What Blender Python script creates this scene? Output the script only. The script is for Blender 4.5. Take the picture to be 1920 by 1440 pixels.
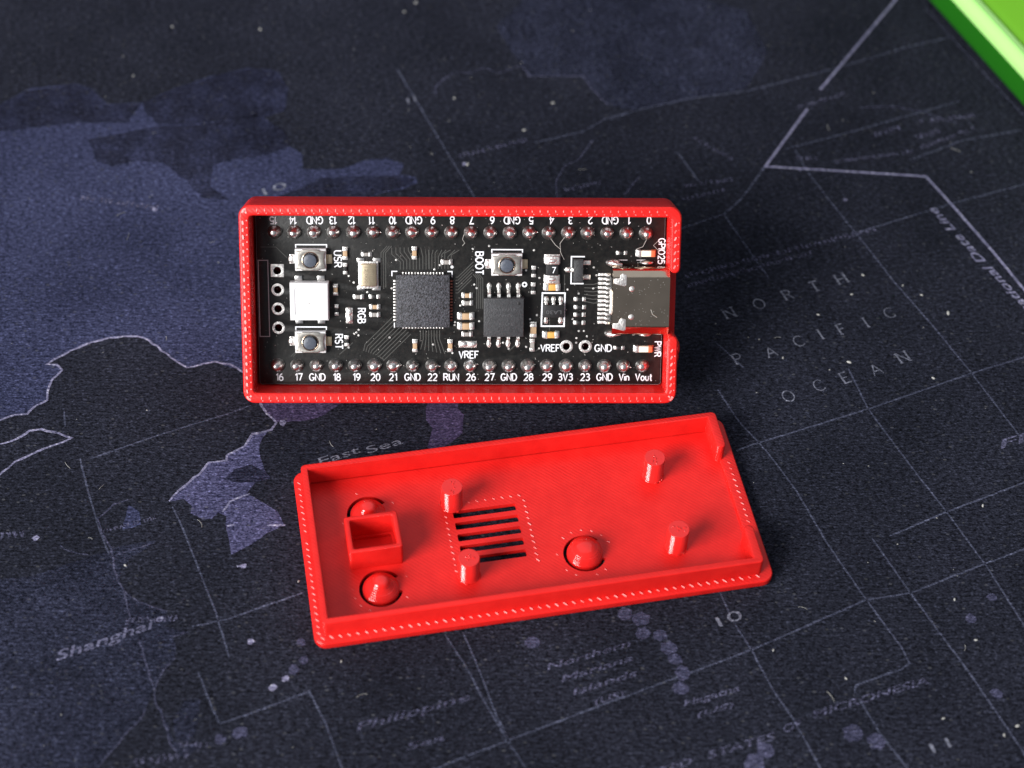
import bpy, bmesh, math, random, json
from mathutils import Vector, Matrix, Euler
from mathutils.geometry import tessellate_polygon
PI = math.pi
random.seed(7)
U = 0.1            # 1 mm = 0.1 Blender units (1 unit = 1 cm); all numbers below are millimetres
sc = bpy.context.scene
for o in list(bpy.data.objects): bpy.data.objects.remove(o)

# ------------------------------------------------------------------ camera
cd = bpy.data.cameras.new("camera"); cam = bpy.data.objects.new("camera", cd)
sc.collection.objects.link(cam); sc.camera = cam
PITCH, ROLL, CZ = 0.871124848388551, 0.038581641035764114, 182.45106
cam.matrix_world = Matrix.Translation((0, -CZ / math.tan(PITCH) * U, CZ * U)) @ Matrix.Rotation(PI/2 - PITCH, 4, 'X') @ Matrix.Rotation(ROLL, 4, 'Z')
cd.sensor_width = 36; cd.lens = 3293.04 / 1920 * 36
cd.clip_start = 0.5; cd.clip_end = 4000
cd.dof.use_dof = True; cd.dof.focus_distance = 22.9; cd.dof.aperture_fstop = 0.20

# ------------------------------------------------------------------ light
world = bpy.data.worlds.new("World"); sc.world = world; world.use_nodes = True
bg = world.node_tree.nodes["Background"]
bg.inputs[0].default_value = (0.82, 0.88, 1.0, 1); bg.inputs[1].default_value = 0.20
def area(name, az, el, dist, sx, sy, power, col, target=(0, 0, 1)):
    l = bpy.data.lights.new(name, 'AREA'); l.shape = 'RECTANGLE'; l.size = sx; l.size_y = sy; l.energy = power; l.color = col
    o = bpy.data.objects.new(name, l); sc.collection.objects.link(o)
    d = Vector((math.cos(el)*math.cos(az), math.cos(el)*math.sin(az), math.sin(el)))
    o.location = Vector(target) + d*dist
    o.rotation_euler = d.to_track_quat('Z', 'Y').to_euler()
    return o
KEY = area("window_light", math.radians(222), math.radians(25), 150, 80, 84, 470000, (1.0, 0.995, 0.985))
FILL = area("ceiling_bounce", math.radians(100), math.radians(70), 170, 210, 190, 52000, (0.86, 0.92, 1.0))
sc.view_settings.view_transform = 'Standard'; sc.view_settings.look = 'None'
sc.view_settings.exposure = 0.0; sc.view_settings.gamma = 1.0

# ------------------------------------------------------------------ node materials
def new_mat(name):
    m = bpy.data.materials.new(name); m.use_nodes = True
    nt = m.node_tree; b = nt.nodes["Principled BSDF"]; return m, nt, b
def N(nt, t, **kw):
    n = nt.nodes.new(t)
    for k, v in kw.items():
        if hasattr(n, k): setattr(n, k, v)
        else: n.inputs[k].default_value = v
    return n
def coords(nt, sx, sy, sz, rot=0.0):
    tc = N(nt, 'ShaderNodeTexCoord'); mp = N(nt, 'ShaderNodeMapping')
    mp.inputs['Scale'].default_value = (sx, sy, sz); mp.inputs['Rotation'].default_value = (0, 0, rot)
    nt.links.new(tc.outputs['Object'], mp.inputs[0]); return mp.outputs[0]
def math_(nt, op, a, b=None, c=None):
    n = N(nt, 'ShaderNodeMath', operation=op)
    for i, v in enumerate((a, b, c)):
        if v is None: continue
        if isinstance(v, (int, float)): n.inputs[i].default_value = v
        else: nt.links.new(v, n.inputs[i])
    return n.outputs[0]
def noise(nt, vec, scale, detail=2.0, rough=0.5):
    n = N(nt, 'ShaderNodeTexNoise'); n.inputs['Scale'].default_value = scale
    n.inputs['Detail'].default_value = detail; n.inputs['Roughness'].default_value = rough
    if vec is not None: nt.links.new(vec, n.inputs['Vector'])
    return n.outputs[0]
def ramp(nt, fac, stops):
    r = N(nt, 'ShaderNodeValToRGB'); e = r.color_ramp.elements
    e[0].position, e[0].color = stops[0][0], stops[0][1]; e[1].position, e[1].color = stops[-1][0], stops[-1][1]
    for p, c in stops[1:-1]:
        x = e.new(p); x.color = c
    nt.links.new(fac, r.inputs[0]); return r.outputs[0]
def bump(nt, b, h, strength, dist):
    n = N(nt, 'ShaderNodeBump'); n.inputs['Strength'].default_value = strength; n.inputs['Distance'].default_value = dist
    nt.links.new(h, n.inputs['Height']); nt.links.new(n.outputs[0], b.inputs['Normal'])

def simple(name, col, rough=0.5, metal=0.0, bump_amt=0.0, bump_scale=20.0, var=0.0, coat=0.0):
    m, nt, b = new_mat(name)
    b.inputs['Base Color'].default_value = (*col, 1); b.inputs['Roughness'].default_value = rough; b.inputs['Metallic'].default_value = metal
    if coat: b.inputs['Coat Weight'].default_value = coat; b.inputs['Coat Roughness'].default_value = 0.12
    v = coords(nt, 1, 1, 1)
    if var:
        f = noise(nt, v, bump_scale*.7, 3)
        lo = tuple(c*(1-var) for c in col)+(1,); hi = tuple(min(1, c*(1+var)) for c in col)+(1,)
        nt.links.new(ramp(nt, f, [(0.3, lo), (0.7, hi)]), b.inputs['Base Color'])
    if bump_amt: bump(nt, b, noise(nt, v, bump_scale, 3), bump_amt, 0.01)
    return m

def red_plastic():
    m, nt, b = new_mat("red printed plastic")
    v = coords(nt, 1, 1, 1); sep = N(nt, 'ShaderNodeSeparateXYZ'); nt.links.new(v, sep.inputs[0])
    wob = noise(nt, v, 3.0, 2)
    # layer lines of 0.2 mm up the walls, 45-degree raster on the flat faces
    z = math_(nt, 'MULTIPLY', sep.outputs[2], 2*PI/0.02)
    lay = math_(nt, 'SINE', math_(nt, 'ADD', z, math_(nt, 'MULTIPLY', wob, 1.5)))
    d = math_(nt, 'SUBTRACT', math_(nt, 'MULTIPLY', sep.outputs[1], -1.0), sep.outputs[0])
    ras = math_(nt, 'SINE', math_(nt, 'ADD', math_(nt, 'MULTIPLY', d, 2*PI/0.060), math_(nt, 'MULTIPLY', wob, 3.0)))
    tc = N(nt, 'ShaderNodeTexCoord'); sn = N(nt, 'ShaderNodeSeparateXYZ'); nt.links.new(tc.outputs['Normal'], sn.inputs[0])
    flat = math_(nt, 'GREATER_THAN', math_(nt, 'ABSOLUTE', sn.outputs[2]), 0.9)
    big = noise(nt, v, 9.0, 3)
    h = math_(nt, 'ADD', math_(nt, 'MULTIPLY', lay, math_(nt, 'MULTIPLY', math_(nt, 'SUBTRACT', 1.0, flat), 0.75)),
              math_(nt, 'MULTIPLY', ras, math_(nt, 'MULTIPLY', flat, math_(nt, 'MULTIPLY', big, 0.36))))
    fine = noise(nt, v, 60.0, 3)
    h = math_(nt, 'ADD', h, math_(nt, 'MULTIPLY', fine, 0.5))
    bump(nt, b, h, 0.9, 0.0030)
    nt.links.new(ramp(nt, noise(nt, v, 5.0, 4), [(0.3, (0.75, 0.013, 0.011, 1)), (0.7, (0.84, 0.019, 0.015, 1))]), b.inputs['Base Color'])
    rr = math_(nt, 'ADD', math_(nt, 'MULTIPLY', fine, 0.16), math_(nt, 'ADD', 0.15, math_(nt, 'MULTIPLY', flat, 0.16)))
    nt.links.new(rr, b.inputs['Roughness'])
    b.inputs['IOR'].default_value = 1.46
    b.inputs['Subsurface Weight'].default_value = 0.05; b.inputs['Subsurface Radius'].default_value = (0.10, 0.01, 0.01); b.inputs['Subsurface Scale'].default_value = 0.6
    return m

def fabric(name, dark, light, cover=1.0, soft=0.0, patch=False):
    """woven mat cloth: rows of short knitted threads, each a little lighter or darker; print inks use it too"""
    m, nt, b = new_mat(name)
    v = coords(nt, 1, 1, 1, 0.0)
    rows = coords(nt, 13.0, 26.0, 1, math.radians(-7))
    thread = noise(nt, rows, 1.0, 3, 0.62)
    fine = noise(nt, coords(nt, 32, 56, 1, math.radians(-9)), 1.0, 2, 0.6)
    broad = noise(nt, v, 0.45, 5, 0.65)
    f = math_(nt, 'ADD', math_(nt, 'MULTIPLY', thread, 0.50), math_(nt, 'MULTIPLY', fine, 0.50))
    mid = tuple((a+c)/2 for a, c in zip(dark, light))
    base = ramp(nt, f, [(0.39, (*dark, 1)), (0.49, (*mid, 1)), (0.57, (*light, 1)), (0.70, (*[min(1, c*3.0) for c in light], 1))])
    mx = N(nt, 'ShaderNodeMix', data_type='RGBA', blend_type='MULTIPLY'); mx.inputs[0].default_value = 1.0
    nt.links.new(base, mx.inputs[6])
    nt.links.new(ramp(nt, broad, [(0.3, (0.62, 0.63, 0.66, 1)), (0.7, (1.35, 1.32, 1.32, 1))]), mx.inputs[7])
    # sparse pale specks: tiny thread glints painted into the colour
    vor = N(nt, 'ShaderNodeTexVoronoi'); vor.inputs['Scale'].default_value = 1.0
    nt.links.new(coords(nt, 11, 19, 1, math.radians(-12)), vor.inputs['Vector'])
    sepc = N(nt, 'ShaderNodeSeparateColor'); nt.links.new(vor.outputs['Color'], sepc.inputs[0])
    hit = math_(nt, 'MULTIPLY', math_(nt, 'LESS_THAN', vor.outputs['Distance'], 0.26), math_(nt, 'GREATER_THAN', sepc.outputs[0], 0.80))
    hit = math_(nt, 'MULTIPLY', hit, sepc.outputs[1])
    mx2 = N(nt, 'ShaderNodeMix', data_type='RGBA')
    nt.links.new(math_(nt, 'MULTIPLY', hit, 0.42), mx2.inputs[0]); nt.links.new(mx.outputs[2], mx2.inputs[6]); mx2.inputs[7].default_value = (0.13, 0.13, 0.14, 1)
    nt.links.new(mx2.outputs[2], b.inputs['Base Color'])
    b.inputs['Roughness'].default_value = 0.85; b.inputs['Specular IOR Level'].default_value = 0.10
    
    ribs = N(nt, 'ShaderNodeTexWave'); ribs.bands_direction = 'Y'; ribs.inputs['Scale'].default_value = 1.0; ribs.inputs['Distortion'].default_value = 5.0; ribs.inputs['Detail'].default_value = 2.0; ribs.inputs['Detail Scale'].default_value = 1.5
    nt.links.new(coords(nt, 3.0, 6.5, 1, math.radians(-7)), ribs.inputs['Vector'])
    h = math_(nt, 'ADD', math_(nt, 'MULTIPLY', f, 1.0), math_(nt, 'MULTIPLY', ribs.outputs['Fac'], 0.14))
    bump(nt, b, h, 0.9, 0.016)
    if cover < 1.0 or soft > 0:
        edge = noise(nt, v, 2.2, 7, 0.72) if patch else noise(nt, coords(nt, 16, 26, 1, math.radians(-7)), 1.0, 3, 0.6)
        a = ramp(nt, edge, [(0.5-0.22, (cover-soft,)*3+(1,)), (0.5+0.15, (min(1, cover+soft),)*3+(1,))])
        nt.links.new(a, b.inputs['Alpha'])
    return m

RED = red_plastic()
GLOSS = simple("molten red plastic tips", (0.80, 0.03, 0.025), 0.33)
SMOOTH = simple("shiny red plastic", (0.80, 0.017, 0.014), 0.13, bump_amt=0.15, bump_scale=30, coat=0.5)
M_SEA = fabric("dark printed cloth", (0.0018, 0.0020, 0.0042), (0.0265, 0.0290, 0.0450))
M_LAND = fabric("blue ink on cloth", (0.007, 0.009, 0.024), (0.058, 0.065, 0.132))
M_LAND3 = fabric("bright blue ink on cloth", (0.012, 0.013, 0.036), (0.110, 0.110, 0.215))
M_PURP = fabric("blue ink with red bounce on cloth", (0.016, 0.013, 0.034), (0.080, 0.064, 0.135))  # land ink reddened: light bounced off the case is put into the colour
M_LAND2 = fabric("thin blue ink on cloth", (0.003, 0.0036, 0.009), (0.044, 0.049, 0.086), 0.65, 0.35, True)
M_DIM = fabric("dark ink and falloff on cloth", (0.003, 0.0034, 0.009), (0.030, 0.032, 0.056), 0.42, 0.40, True)  # darkens land: map mottling, with light falloff at the top painted in
M_COAST = fabric("pale violet ink on cloth", (0.10, 0.10, 0.17), (0.36, 0.35, 0.52), 0.85, 0.25)
M_COAST2 = fabric("thin violet ink on cloth", (0.035, 0.04, 0.08), (0.12, 0.12, 0.19), 0.55, 0.4)
M_GRID = fabric("grey blue ink on cloth", (0.030, 0.034, 0.058), (0.11, 0.12, 0.18), 0.7, 0.3)
M_TEXT = fabric("pale grey ink on cloth", (0.08, 0.085, 0.12), (0.27, 0.28, 0.35), 0.85, 0.25)
M_TEXT2 = fabric("faint lettering ink on cloth", (0.04, 0.04, 0.075), (0.17, 0.17, 0.27), 0.5, 0.45)
M_TEXT3 = fabric("blue grey lettering ink on cloth", (0.06, 0.06, 0.11), (0.22, 0.22, 0.33), 0.75, 0.35)
M_ISL = fabric("island ink on cloth", (0.025, 0.027, 0.055), (0.10, 0.10, 0.17), 0.75, 0.3)
M_LINT = simple("pale lint", (0.40, 0.39, 0.37), 0.8, var=0.2)
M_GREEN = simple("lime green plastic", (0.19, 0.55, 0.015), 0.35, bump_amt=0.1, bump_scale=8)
M_GREEN_D = simple("shade-tinted green plastic", (0.010, 0.115, 0.004), 0.4, bump_amt=0.1, bump_scale=8)  # same plastic made darker: the shade on the side is in the colour
M_GREEN_P = simple("highlight-tinted lime plastic", (0.42, 0.80, 0.24), 0.35, bump_amt=0.1, bump_scale=8)  # lime made paler: highlight along the rounded edge painted as colour
M_HOLE = simple("dark hole stand-in", (0.02, 0.12, 0.03), 0.6)

def solder_mask():
    m, nt, b = new_mat("black solder mask")
    v = coords(nt, 1, 1, 1)
    f = noise(nt, v, 14.0, 5, 0.7)
    nt.links.new(ramp(nt, f, [(0.35, (0.004, 0.004, 0.004, 1)), (0.62, (0.013, 0.012, 0.011, 1)), (0.78, (0.05, 0.047, 0.04, 1))]), b.inputs['Base Color'])
    b.inputs['Roughness'].default_value = 0.30
    bump(nt, b, noise(nt, v, 22.0, 4, 0.65), 0.5, 0.004)
    return m
M_MASK = solder_mask()
M_TRACE = simple("mask over copper trace", (0.075, 0.075, 0.070), 0.35, bump_amt=0.3, bump_scale=30)
M_SILK = simple("white board print", (0.90, 0.92, 0.97), 0.6, bump_amt=0.2, bump_scale=40)
M_SILKG = simple("worn white board print", (0.42, 0.40, 0.42), 0.6)
M_SOLDER = simple("tin solder", (0.80, 0.78, 0.76), 0.31, 1.0, bump_amt=0.45, bump_scale=14, var=0.15)
M_TIN = simple("matt tinned pad", (0.90, 0.88, 0.85), 0.45, 1.0, bump_amt=0.6, bump_scale=40, var=0.12)
M_STEEL = simple("pressed steel", (0.62, 0.50, 0.38), 0.15, 1.0, bump_amt=0.16, bump_scale=5, var=0.08)
M_PLATE = simple("satin button plate", (0.60, 0.57, 0.52), 0.38, 1.0, bump_amt=0.25, bump_scale=22, var=0.15)
M_GOLD = simple("pale gold lid", (0.72, 0.60, 0.42), 0.36, 1.0, bump_amt=0.15, bump_scale=20, var=0.1)
M_BRONZE = simple("bronze pin", (0.42, 0.16, 0.12), 0.35, 1.0, bump_amt=0.3, bump_scale=40)
M_CHIP = simple("dark grey chip resin", (0.043, 0.044, 0.053), 0.55, bump_amt=1.0, bump_scale=55, var=0.95)
M_CHIP2 = simple("black chip resin", (0.040, 0.041, 0.045), 0.5, bump_amt=0.5, bump_scale=45, var=0.25)
M_BLACK = simple("black plastic", (0.012, 0.012, 0.013), 0.5, bump_amt=0.2, bump_scale=30)
M_CAP = simple("blue grey plunger", (0.075, 0.088, 0.115), 0.42, bump_amt=0.3, bump_scale=25, var=0.2)
M_WHITE = simple("white lamp plastic", (0.76, 0.76, 0.77), 0.35)
M_WHITE2 = simple("clear resin window", (0.97, 0.97, 0.97), 0.15)
M_CERA = simple("beige ceramic", (0.50, 0.34, 0.20), 0.5, bump_amt=0.2, bump_scale=40)
M_CERAY = simple("ochre ceramic", (0.75, 0.40, 0.10), 0.5, bump_amt=0.2, bump_scale=40)
M_CERAG = simple("grey ceramic", (0.32, 0.30, 0.28), 0.5, bump_amt=0.2, bump_scale=40)
M_LED = simple("milky lamp resin", (0.92, 0.90, 0.74), 0.3)
M_ORANGE = simple("orange terminal", (0.65, 0.15, 0.06), 0.4)
M_PINGOLD = simple("brass header pin", (0.80, 0.62, 0.30), 0.3, 1.0)
M_LASER = simple("laser marking", (0.085, 0.085, 0.092), 0.7)
M_ENGR = simple("engraved marking", (0.30, 0.25, 0.18), 0.6, 0.6)
M_HAIR = simple("fine fibre", (0.45, 0.43, 0.40), 0.6)
M_DESK = simple("brown desk top", (0.10, 0.055, 0.03), 0.5, bump_amt=0.2, bump_scale=3, var=0.2)

# ------------------------------------------------------------------ mesh helpers (millimetres in, units out)
class MB:
    def __init__(s): s.v = []; s.f = []
    def add(s, vs, fs):
        o = len(s.v); s.v += [tuple(c) for c in vs]; s.f += [tuple(i+o for i in f) for f in fs]; return s
    def box(s, x0, x1, y0, y1, z0, z1, b=0.0, rot=0.0):
        """box, top edges chamfered by b"""
        cx, cy = (x0+x1)/2, (y0+y1)/2; hx, hy = (x1-x0)/2, (y1-y0)/2
        def ring(i, z): return [(-hx+i, -hy+i, z), (hx-i, -hy+i, z), (hx-i, hy-i, z), (-hx+i, hy-i, z)]
        if b > 0: rs = ring(0, z0)+ring(0, z1-b)+ring(b*.3, z1-b*.3)+ring(b, z1)
        else: rs = ring(0, z0)+ring(0, z1)
        c, sn = math.cos(rot), math.sin(rot)
        vs = [(cx+x*c-y*sn, cy+x*sn+y*c, z) for x, y, z in rs]
        n = len(rs)//4; fs = [(3, 2, 1, 0)]
        for k in range(n-1):
            for i in range(4):
                j = (i+1) % 4; fs.append((4*k+i, 4*k+j, 4*k+4+j, 4*k+4+i))
        k = 4*(n-1); fs.append((k, k+1, k+2, k+3))
        return s.add(vs, fs)
    def lathe(s, cx, cy, prof, seg=24, cap0=False, cap1=True, jit=0.0, sx=1.0, sy=1.0, lean=(0, 0)):
        vs = []; fs = []
        for r, z in prof:
            for k in range(seg):
                a = 2*PI*k/seg; q = r*(1+jit*math.sin(3*a+cx)*0.5+jit*random.uniform(-.3, .3))
                vs.append((cx+q*sx*math.cos(a)+lean[0]*z, cy+q*sy*math.sin(a)+lean[1]*z, z))
        for i in range(len(prof)-1):
            for k in range(seg):
                j = (k+1) % seg; fs.append((i*seg+k, i*seg+j, (i+1)*seg+j, (i+1)*seg+k))
        if cap0: fs.append(tuple(range(seg-1, -1, -1)))
        if cap1: fs.append(tuple((len(prof)-1)*seg+k for k in range(seg)))
        return s.add(vs, fs)
    def ribbon(s, pts, w, z, closed=False, taper=0.0, jit=0.0):
        P = [Vector(p) for p in pts]; n = len(P); vs = []; fs = []
        for i in range(n):
            a = P[i-1] if (i > 0 or closed) else P[i]; c = P[(i+1) % n] if (i < n-1 or closed) else P[i]
            t = (P[i]-a).normalized() if (P[i]-a).length > 0 else (c-P[i]).normalized()
            t2 = (c-P[i]).normalized() if (c-P[i]).length > 0 else t
            m = (t+t2); m = m.normalized() if m.length > 1e-6 else t
            nn = Vector((-m.y, m.x)); k = 1/max(0.55, abs(m.dot(t2)))
            ww = w/2*k*(1+random.uniform(-jit, jit))
            if taper and not closed and i in (0, n-1): ww *= (1-taper)
            vs += [(*(P[i]+nn*ww), z), (*(P[i]-nn*ww), z)]
        for i in range(n if closed else n-1):
            j = (i+1) % n; fs.append((2*i+1, 2*j+1, 2*j, 2*i))
        return s.add(vs, fs)
    def tube(s, pts, r, seg=6):
        P = [Vector(p) for p in pts]; n = len(P); vs = []; fs = []
        for i in range(n):
            t = (P[min(i+1, n-1)]-P[max(i-1, 0)]).normalized()
            a = t.cross(Vector((0, 0, 1))); a = a.normalized() if a.length > 1e-3 else Vector((1, 0, 0)); b = a.cross(t)
            for k in range(seg):
                q = 2*PI*k/seg; vs.append(P[i]+a*(r*math.cos(q))+b*(r*math.sin(q)))
        for i in range(n-1):
            for k in range(seg):
                j = (k+1) % seg; fs.append((i*seg+k, i*seg+j, (i+1)*seg+j, (i+1)*seg+k))
        fs.append(tuple(range(seg-1, -1, -1))); fs.append(tuple((n-1)*seg+k for k in range(seg)))
        return s.add(vs, fs)
    def blob(s, cx, cy, cz, rx, ry, rz, seg=8, rings=4, rot=0.0, half=True):
        c, sn = math.cos(rot), math.sin(rot); vs = []; fs = []
        for i in range(rings):
            t = (PI/2)*i/rings
            for k in range(seg):
                a = 2*PI*k/seg; x = rx*math.cos(t)*math.cos(a); y = ry*math.cos(t)*math.sin(a)
                vs.append((cx+x*c-y*sn, cy+x*sn+y*c, cz+rz*math.sin(t)))
        vs.append((cx, cy, cz+rz)); top = len(vs)-1
        for i in range(rings-1):
            for k in range(seg):
                j = (k+1) % seg; fs.append((i*seg+k, i*seg+j, (i+1)*seg+j, (i+1)*seg+k))
        for k in range(seg): fs.append(((rings-1)*seg+k, (rings-1)*seg+(k+1) % seg, top))
        return s.add(vs, fs)
    def prism(s, outer, holes, z0, z1, bt=0.0, bb=0.0, arc=3, bottom=True):
        """extruded polygon (CCW) with holes, top and bottom edges rounded by bt and bb"""
        loops = [ccw(outer)] + [ccw(h)[::-1] for h in holes]
        rings = []
        if bb > 0: rings += [(bb*(1-math.sin(PI/2*k/arc)), z0+bb*(1-math.cos(PI/2*k/arc))) for k in range(arc)]
        rings.append((0.0, z0+bb))
        rings.append((0.0, z1-bt))
        if bt > 0: rings += [(bt*(1-math.cos(PI/2*k/arc)), z1-bt+bt*math.sin(PI/2*k/arc)) for k in range(1, arc+1)]
        base = len(s.v); tops = []; bots = []
        for L in loops:
            n = len(L); st = len(s.v)
            for ins, z in rings:
                s.v += [(x, y, z) for x, y in inset(L, ins)]
            for i in range(len(rings)-1):
                for k in range(n):
                    j = (k+1) % n; s.f.append((st+i*n+k, st+i*n+j, st+(i+1)*n+j, st+(i+1)*n+k))
            bots.append(list(range(st, st+n))); tops.append(list(range(st+(len(rings)-1)*n, st+len(rings)*n)))
        for idxs, flip in ((tops, False), (bots, True)):
            if flip and not bottom: continue
            tri = tessellate_polygon([[Vector(s.v[i]) for i in l] for l in idxs]); flat = [i for l in idxs for i in l]
            for t in tri:
                a, b_, c = (flat[q] for q in t)
                A, B, Cc = (Vector(s.v[q]) for q in (a, b_, c)); up = (B-A).cross(Cc-A).z > 0
                s.f.append((a, b_, c) if up != flip else (c, b_, a))
        return s
    def build(s, name, mat, parent=None, smooth=True, ang=35):
        me = bpy.data.meshes.new(name); me.from_pydata([(x*U, y*U, z*U) for x, y, z in s.v], [], s.f); me.update()
        me.materials.append(mat)
        if smooth:
            me.shade_smooth(); me.set_sharp_from_angle(angle=math.radians(ang))
        o = bpy.data.objects.new(name, me); sc.collection.objects.link(o)
        if parent is not None: o.parent = parent
        return o
def ccw(L):
    a = sum(L[i][0]*L[(i+1) % len(L)][1]-L[(i+1) % len(L)][0]*L[i][1] for i in range(len(L)))
    return list(L) if a > 0 else list(L)[::-1]
def inset(L, d):
    """move every edge to its left by d (inwards on a CCW loop)"""
    if d == 0: return list(L)
    out = []; n = len(L)
    for i in range(n):
        p, q, r = Vector(L[i-1]), Vector(L[i]), Vector(L[(i+1) % n])
        a = (q-p).normalized(); b = (r-q).normalized(); m = a+b
        m = m.normalized() if m.length > 1e-6 else a
        nn = Vector((-m.y, m.x)); k = d/max(0.4, m.dot(b)); out.append((q.x+nn.x*k, q.y+nn.y*k))
    return out
def rrect(x0, x1, y0, y1, r, n=5):
    pts = []
    for cx, cy, a0 in ((x1-r, y0+r, -90), (x1-r, y1-r, 0), (x0+r, y1-r, 90), (x0+r, y0+r, 180)):
        for k in range(n+1):
            a = math.radians(a0+90*k/n); pts.append((cx+r*math.cos(a), cy+r*math.sin(a)))
    return pts
def circ(cx, cy, r, n=24, ph=0.0): return [(cx+r*math.cos(2*PI*k/n+ph), cy+r*math.sin(2*PI*k/n+ph)) for k in range(n)]
def thing(name, label, cat, mat=None, group=None):
    o = bpy.data.objects.new(name, None); sc.collection.objects.link(o); o.empty_display_size = 0.5
    if mat is not None: o.matrix_world = mat
    o['label'] = label; o['category'] = cat
    if group: o['group'] = group
    return o
def stuff(o): o['kind'] = 'stuff'; return o
_tc = {}
def text_mesh(s, shear=0.0, bold=0.0):
    key = (s, shear, bold)
    if key not in _tc:
        cu = bpy.data.curves.new("lettering", 'FONT'); cu.body = s; cu.size = 1.0; cu.resolution_u = 3; cu.shear = shear; cu.offset = bold
        o = bpy.data.objects.new("t", cu); sc.collection.objects.link(o)
        dg = bpy.context.evaluated_depsgraph_get(); me = o.evaluated_get(dg).to_mesh()
        vs = [tuple(v.co) for v in me.vertices]; fs = [tuple(p.vertices) for p in me.polygons]
        o.evaluated_get(dg).to_mesh_clear(); bpy.data.objects.remove(o); bpy.data.curves.remove(cu)
        xs = [v[0] for v in vs]; ys = [v[1] for v in vs]
        _tc[key] = (vs, fs, min(xs), max(xs), max(ys))
    return _tc[key]
def put_text(mb, s, x, y, z, h, ang=0.0, width=None, center=True, shear=0.0, bold=0.0):
    """flat lettering: cap height h, turned by ang; centred on (x, y) or starting there"""
    vs, fs, a, b, top = text_mesh(s, shear, bold)
    cap = 0.70; k = h/cap; kx = (width/(b-a)) if width else k*0.95
    c, sn = math.cos(ang), math.sin(ang); ox = (a+b)/2 if center else a; oy = cap/2 if center else 0
    out = []
    for v in vs:
        px, py = (v[0]-ox)*kx, (v[1]-oy)*k
        out.append((x+px*c-py*sn, y+px*sn+py*c, z))
    n = len(mb.v); mb.v += out; mb.f += [tuple(i+n for i in f) for f in fs]

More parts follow.
